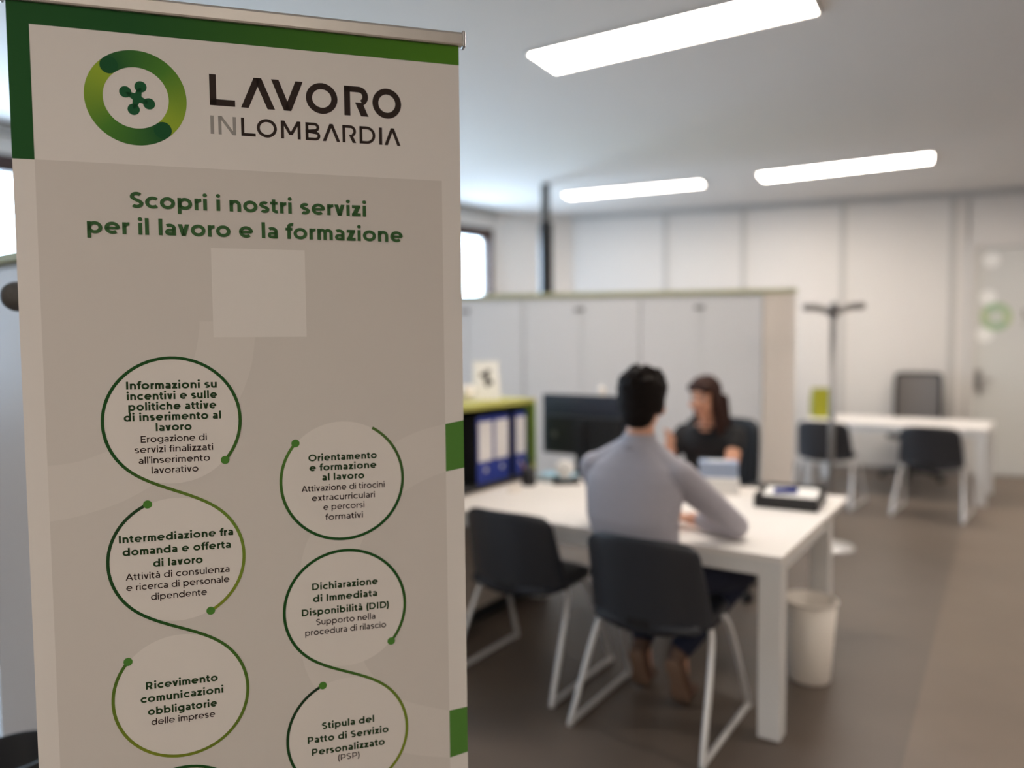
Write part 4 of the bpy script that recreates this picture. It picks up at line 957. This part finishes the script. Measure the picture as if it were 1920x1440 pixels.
for s_ in (-1, 1): he_((s_ * .075, -.03, .0), (.017, .045, .06)); he_((s_ * .074, .012, .03), (.012, .03, .035))
for k in range(60):
    a = random.uniform(0, 2 * PI); t = random.uniform(-.1, 1.2); p = V(.090 * math.cos(a) * math.cos(t), -.02 + .098 * math.sin(a) * math.cos(t), .045 + .090 * math.sin(t))
    if p.y > .04 and p.z < .08: continue
    q = V(p.x * .97, p.y * .97 + .02, p.z + .008); mb.cap(hc + hm @ (p * 1.04), hc + hm @ (q * 1.07), .016, .009, 8)
hr = mb.build('hair', M['hairm'], man); remesh(hr, .006, 7)
face_parts(hc, hm, 1.08, man)

# the woman, facing the viewer across the desk
wom = thing('person', 'person with long dark brown hair and black short sleeved top behind the meeting desk', 'person', (1.2, 4.36, 0), TH + PI)
wt = [(.525, 0, -.03, .15, .11), (.58, 0, -.03, .172, .125), (.66, 0, -.01, .152, .108), (.74, 0, .015, .136, .098), (.82, 0, .04, .144, .106), (.90, 0, .065, .158, .122), (.96, 0, .07, .166, .110), (1.01, 0, .072, .150, .084), (1.04, 0, .076, .10, .066), (1.06, 0, .082, .066, .056)]
SR, ER, WR = V(.155, .072, .985), V(.255, .235, .765), V(.150, .335, .900)
SL, EL, WL = V(-.155, .072, .985), V(-.175, .255, .785), V(-.02, .330, .758)
wc = V(.002, .150, 1.215); wm = Matrix.Rotation(R(-9), 3, 'Z') @ Matrix.Rotation(R(-10), 3, 'X')
hips = [V(.085, -.02, .605), V(-.085, -.02, .605)]; knees = [V(.10, .42, .60), V(-.10, .42, .60)]; ank = [V(.10, .40, .11), V(-.10, .36, .11)]
mb = MB(); torso(mb, wt, .92); head_parts(mb, wc, wm, .96); mb.cap((0, .082, 1.03), (0, .125, 1.15), .050, .047)
mb.ell((0, .10, 1.015), (.09, .06, .03))
for S_, E0, W0 in ((SR, ER, WR), (SL, EL, WL)): chain(mb, [S_, S_.lerp(E0, .5), E0, E0.lerp(W0, .35), W0], [.048, .042, .036, .035, .024])
hand_parts(mb, WR, (-.25, .3, .8), (-.7, .5, 0), .5); hand_parts(mb, WL, (1, .35, -.05), (.2, 1, 0), .45)
for h, k, a in zip(hips, knees, ank): chain(mb, [h, k, a], [.066, .048, .034])
for a in ank: mb.cap(a + V(0, -.03, -.05), a + V(0, .12, -.08), .032, .024)
body = mb.build('body', M['skin2'], wom); remesh(body, .0045, 2)
mb = MB(); torso(mb, wt[:-1], 1.05)
chain(mb, [SR, SR.lerp(ER, .48)], [.060, .055]); chain(mb, [SL, SL.lerp(EL, .28)], [.060, .055]); mb.ell(SR + V(-.03, 0, 0), (.07, .06, .052)); mb.ell(SL + V(.03, 0, 0), (.07, .06, .052))
o = mb.build('top', M['top'], wom); remesh(o, .007, 4)
mb = MB(); mb.loft([((0, -.03, .535), (.15, 0, 0), (0, .115, 0)), ((0, -.03, .60), (.18, 0, 0), (0, .132, 0)), ((0, -.02, .67), (.165, 0, 0), (0, .12, 0))], 28, 0, 2.3)
for h, k, a in zip(hips, knees, ank): chain(mb, [h, k, a], [.078, .058, .046])
o = mb.build('trousers', M['blackfab'], wom); remesh(o, .009, 4)
for a in ank:
    mb = MB(); chain(mb, [a + V(0, -.03, -.05), a + V(0, .05, -.062), a + V(0, .14, -.082)], [.040, .036, .026]); o = mb.build('shoe', M['black'], wom); remesh(o, .007, 3)
mb = MB()
def hw_(p, r_): mb.ell(wc + wm @ (V(*p) * .96), tuple(q * .96 for q in r_), wm)
hw_((0, -.030, .028), (.088, .090, .098)); hw_((0, .000, .072), (.078, .090, .055)); hw_((-.004, -.062, -.09), (.090, .048, .135)); hw_((-.02, -.055, -.17), (.09, .046, .10))
hw_((-.076, .008, -.05), (.022, .052, .11)); hw_((-.085, .0, -.14), (.034, .050, .12)); hw_((.076, -.022, -.03), (.018, .045, .09)); hw_((.075, -.035, -.13), (.026, .042, .10)); hw_((-.045, .055, .062), (.038, .038, .034)); hw_((.045, .050, .066), (.036, .036, .030))
for k in range(16):
    x = -.09 + .011 * k; mb.cap(wc + wm @ V(x, -.062, -.02), wc + wm @ V(x * 1.05 - .012, -.06 - .012 * math.cos(k), -.23 - .012 * math.sin(k * 2)), .022, .009, 8)
o = mb.build('hair', M['hairw'], wom); remesh(o, .0055, 2)
face_parts(wc, wm, .96, wom)
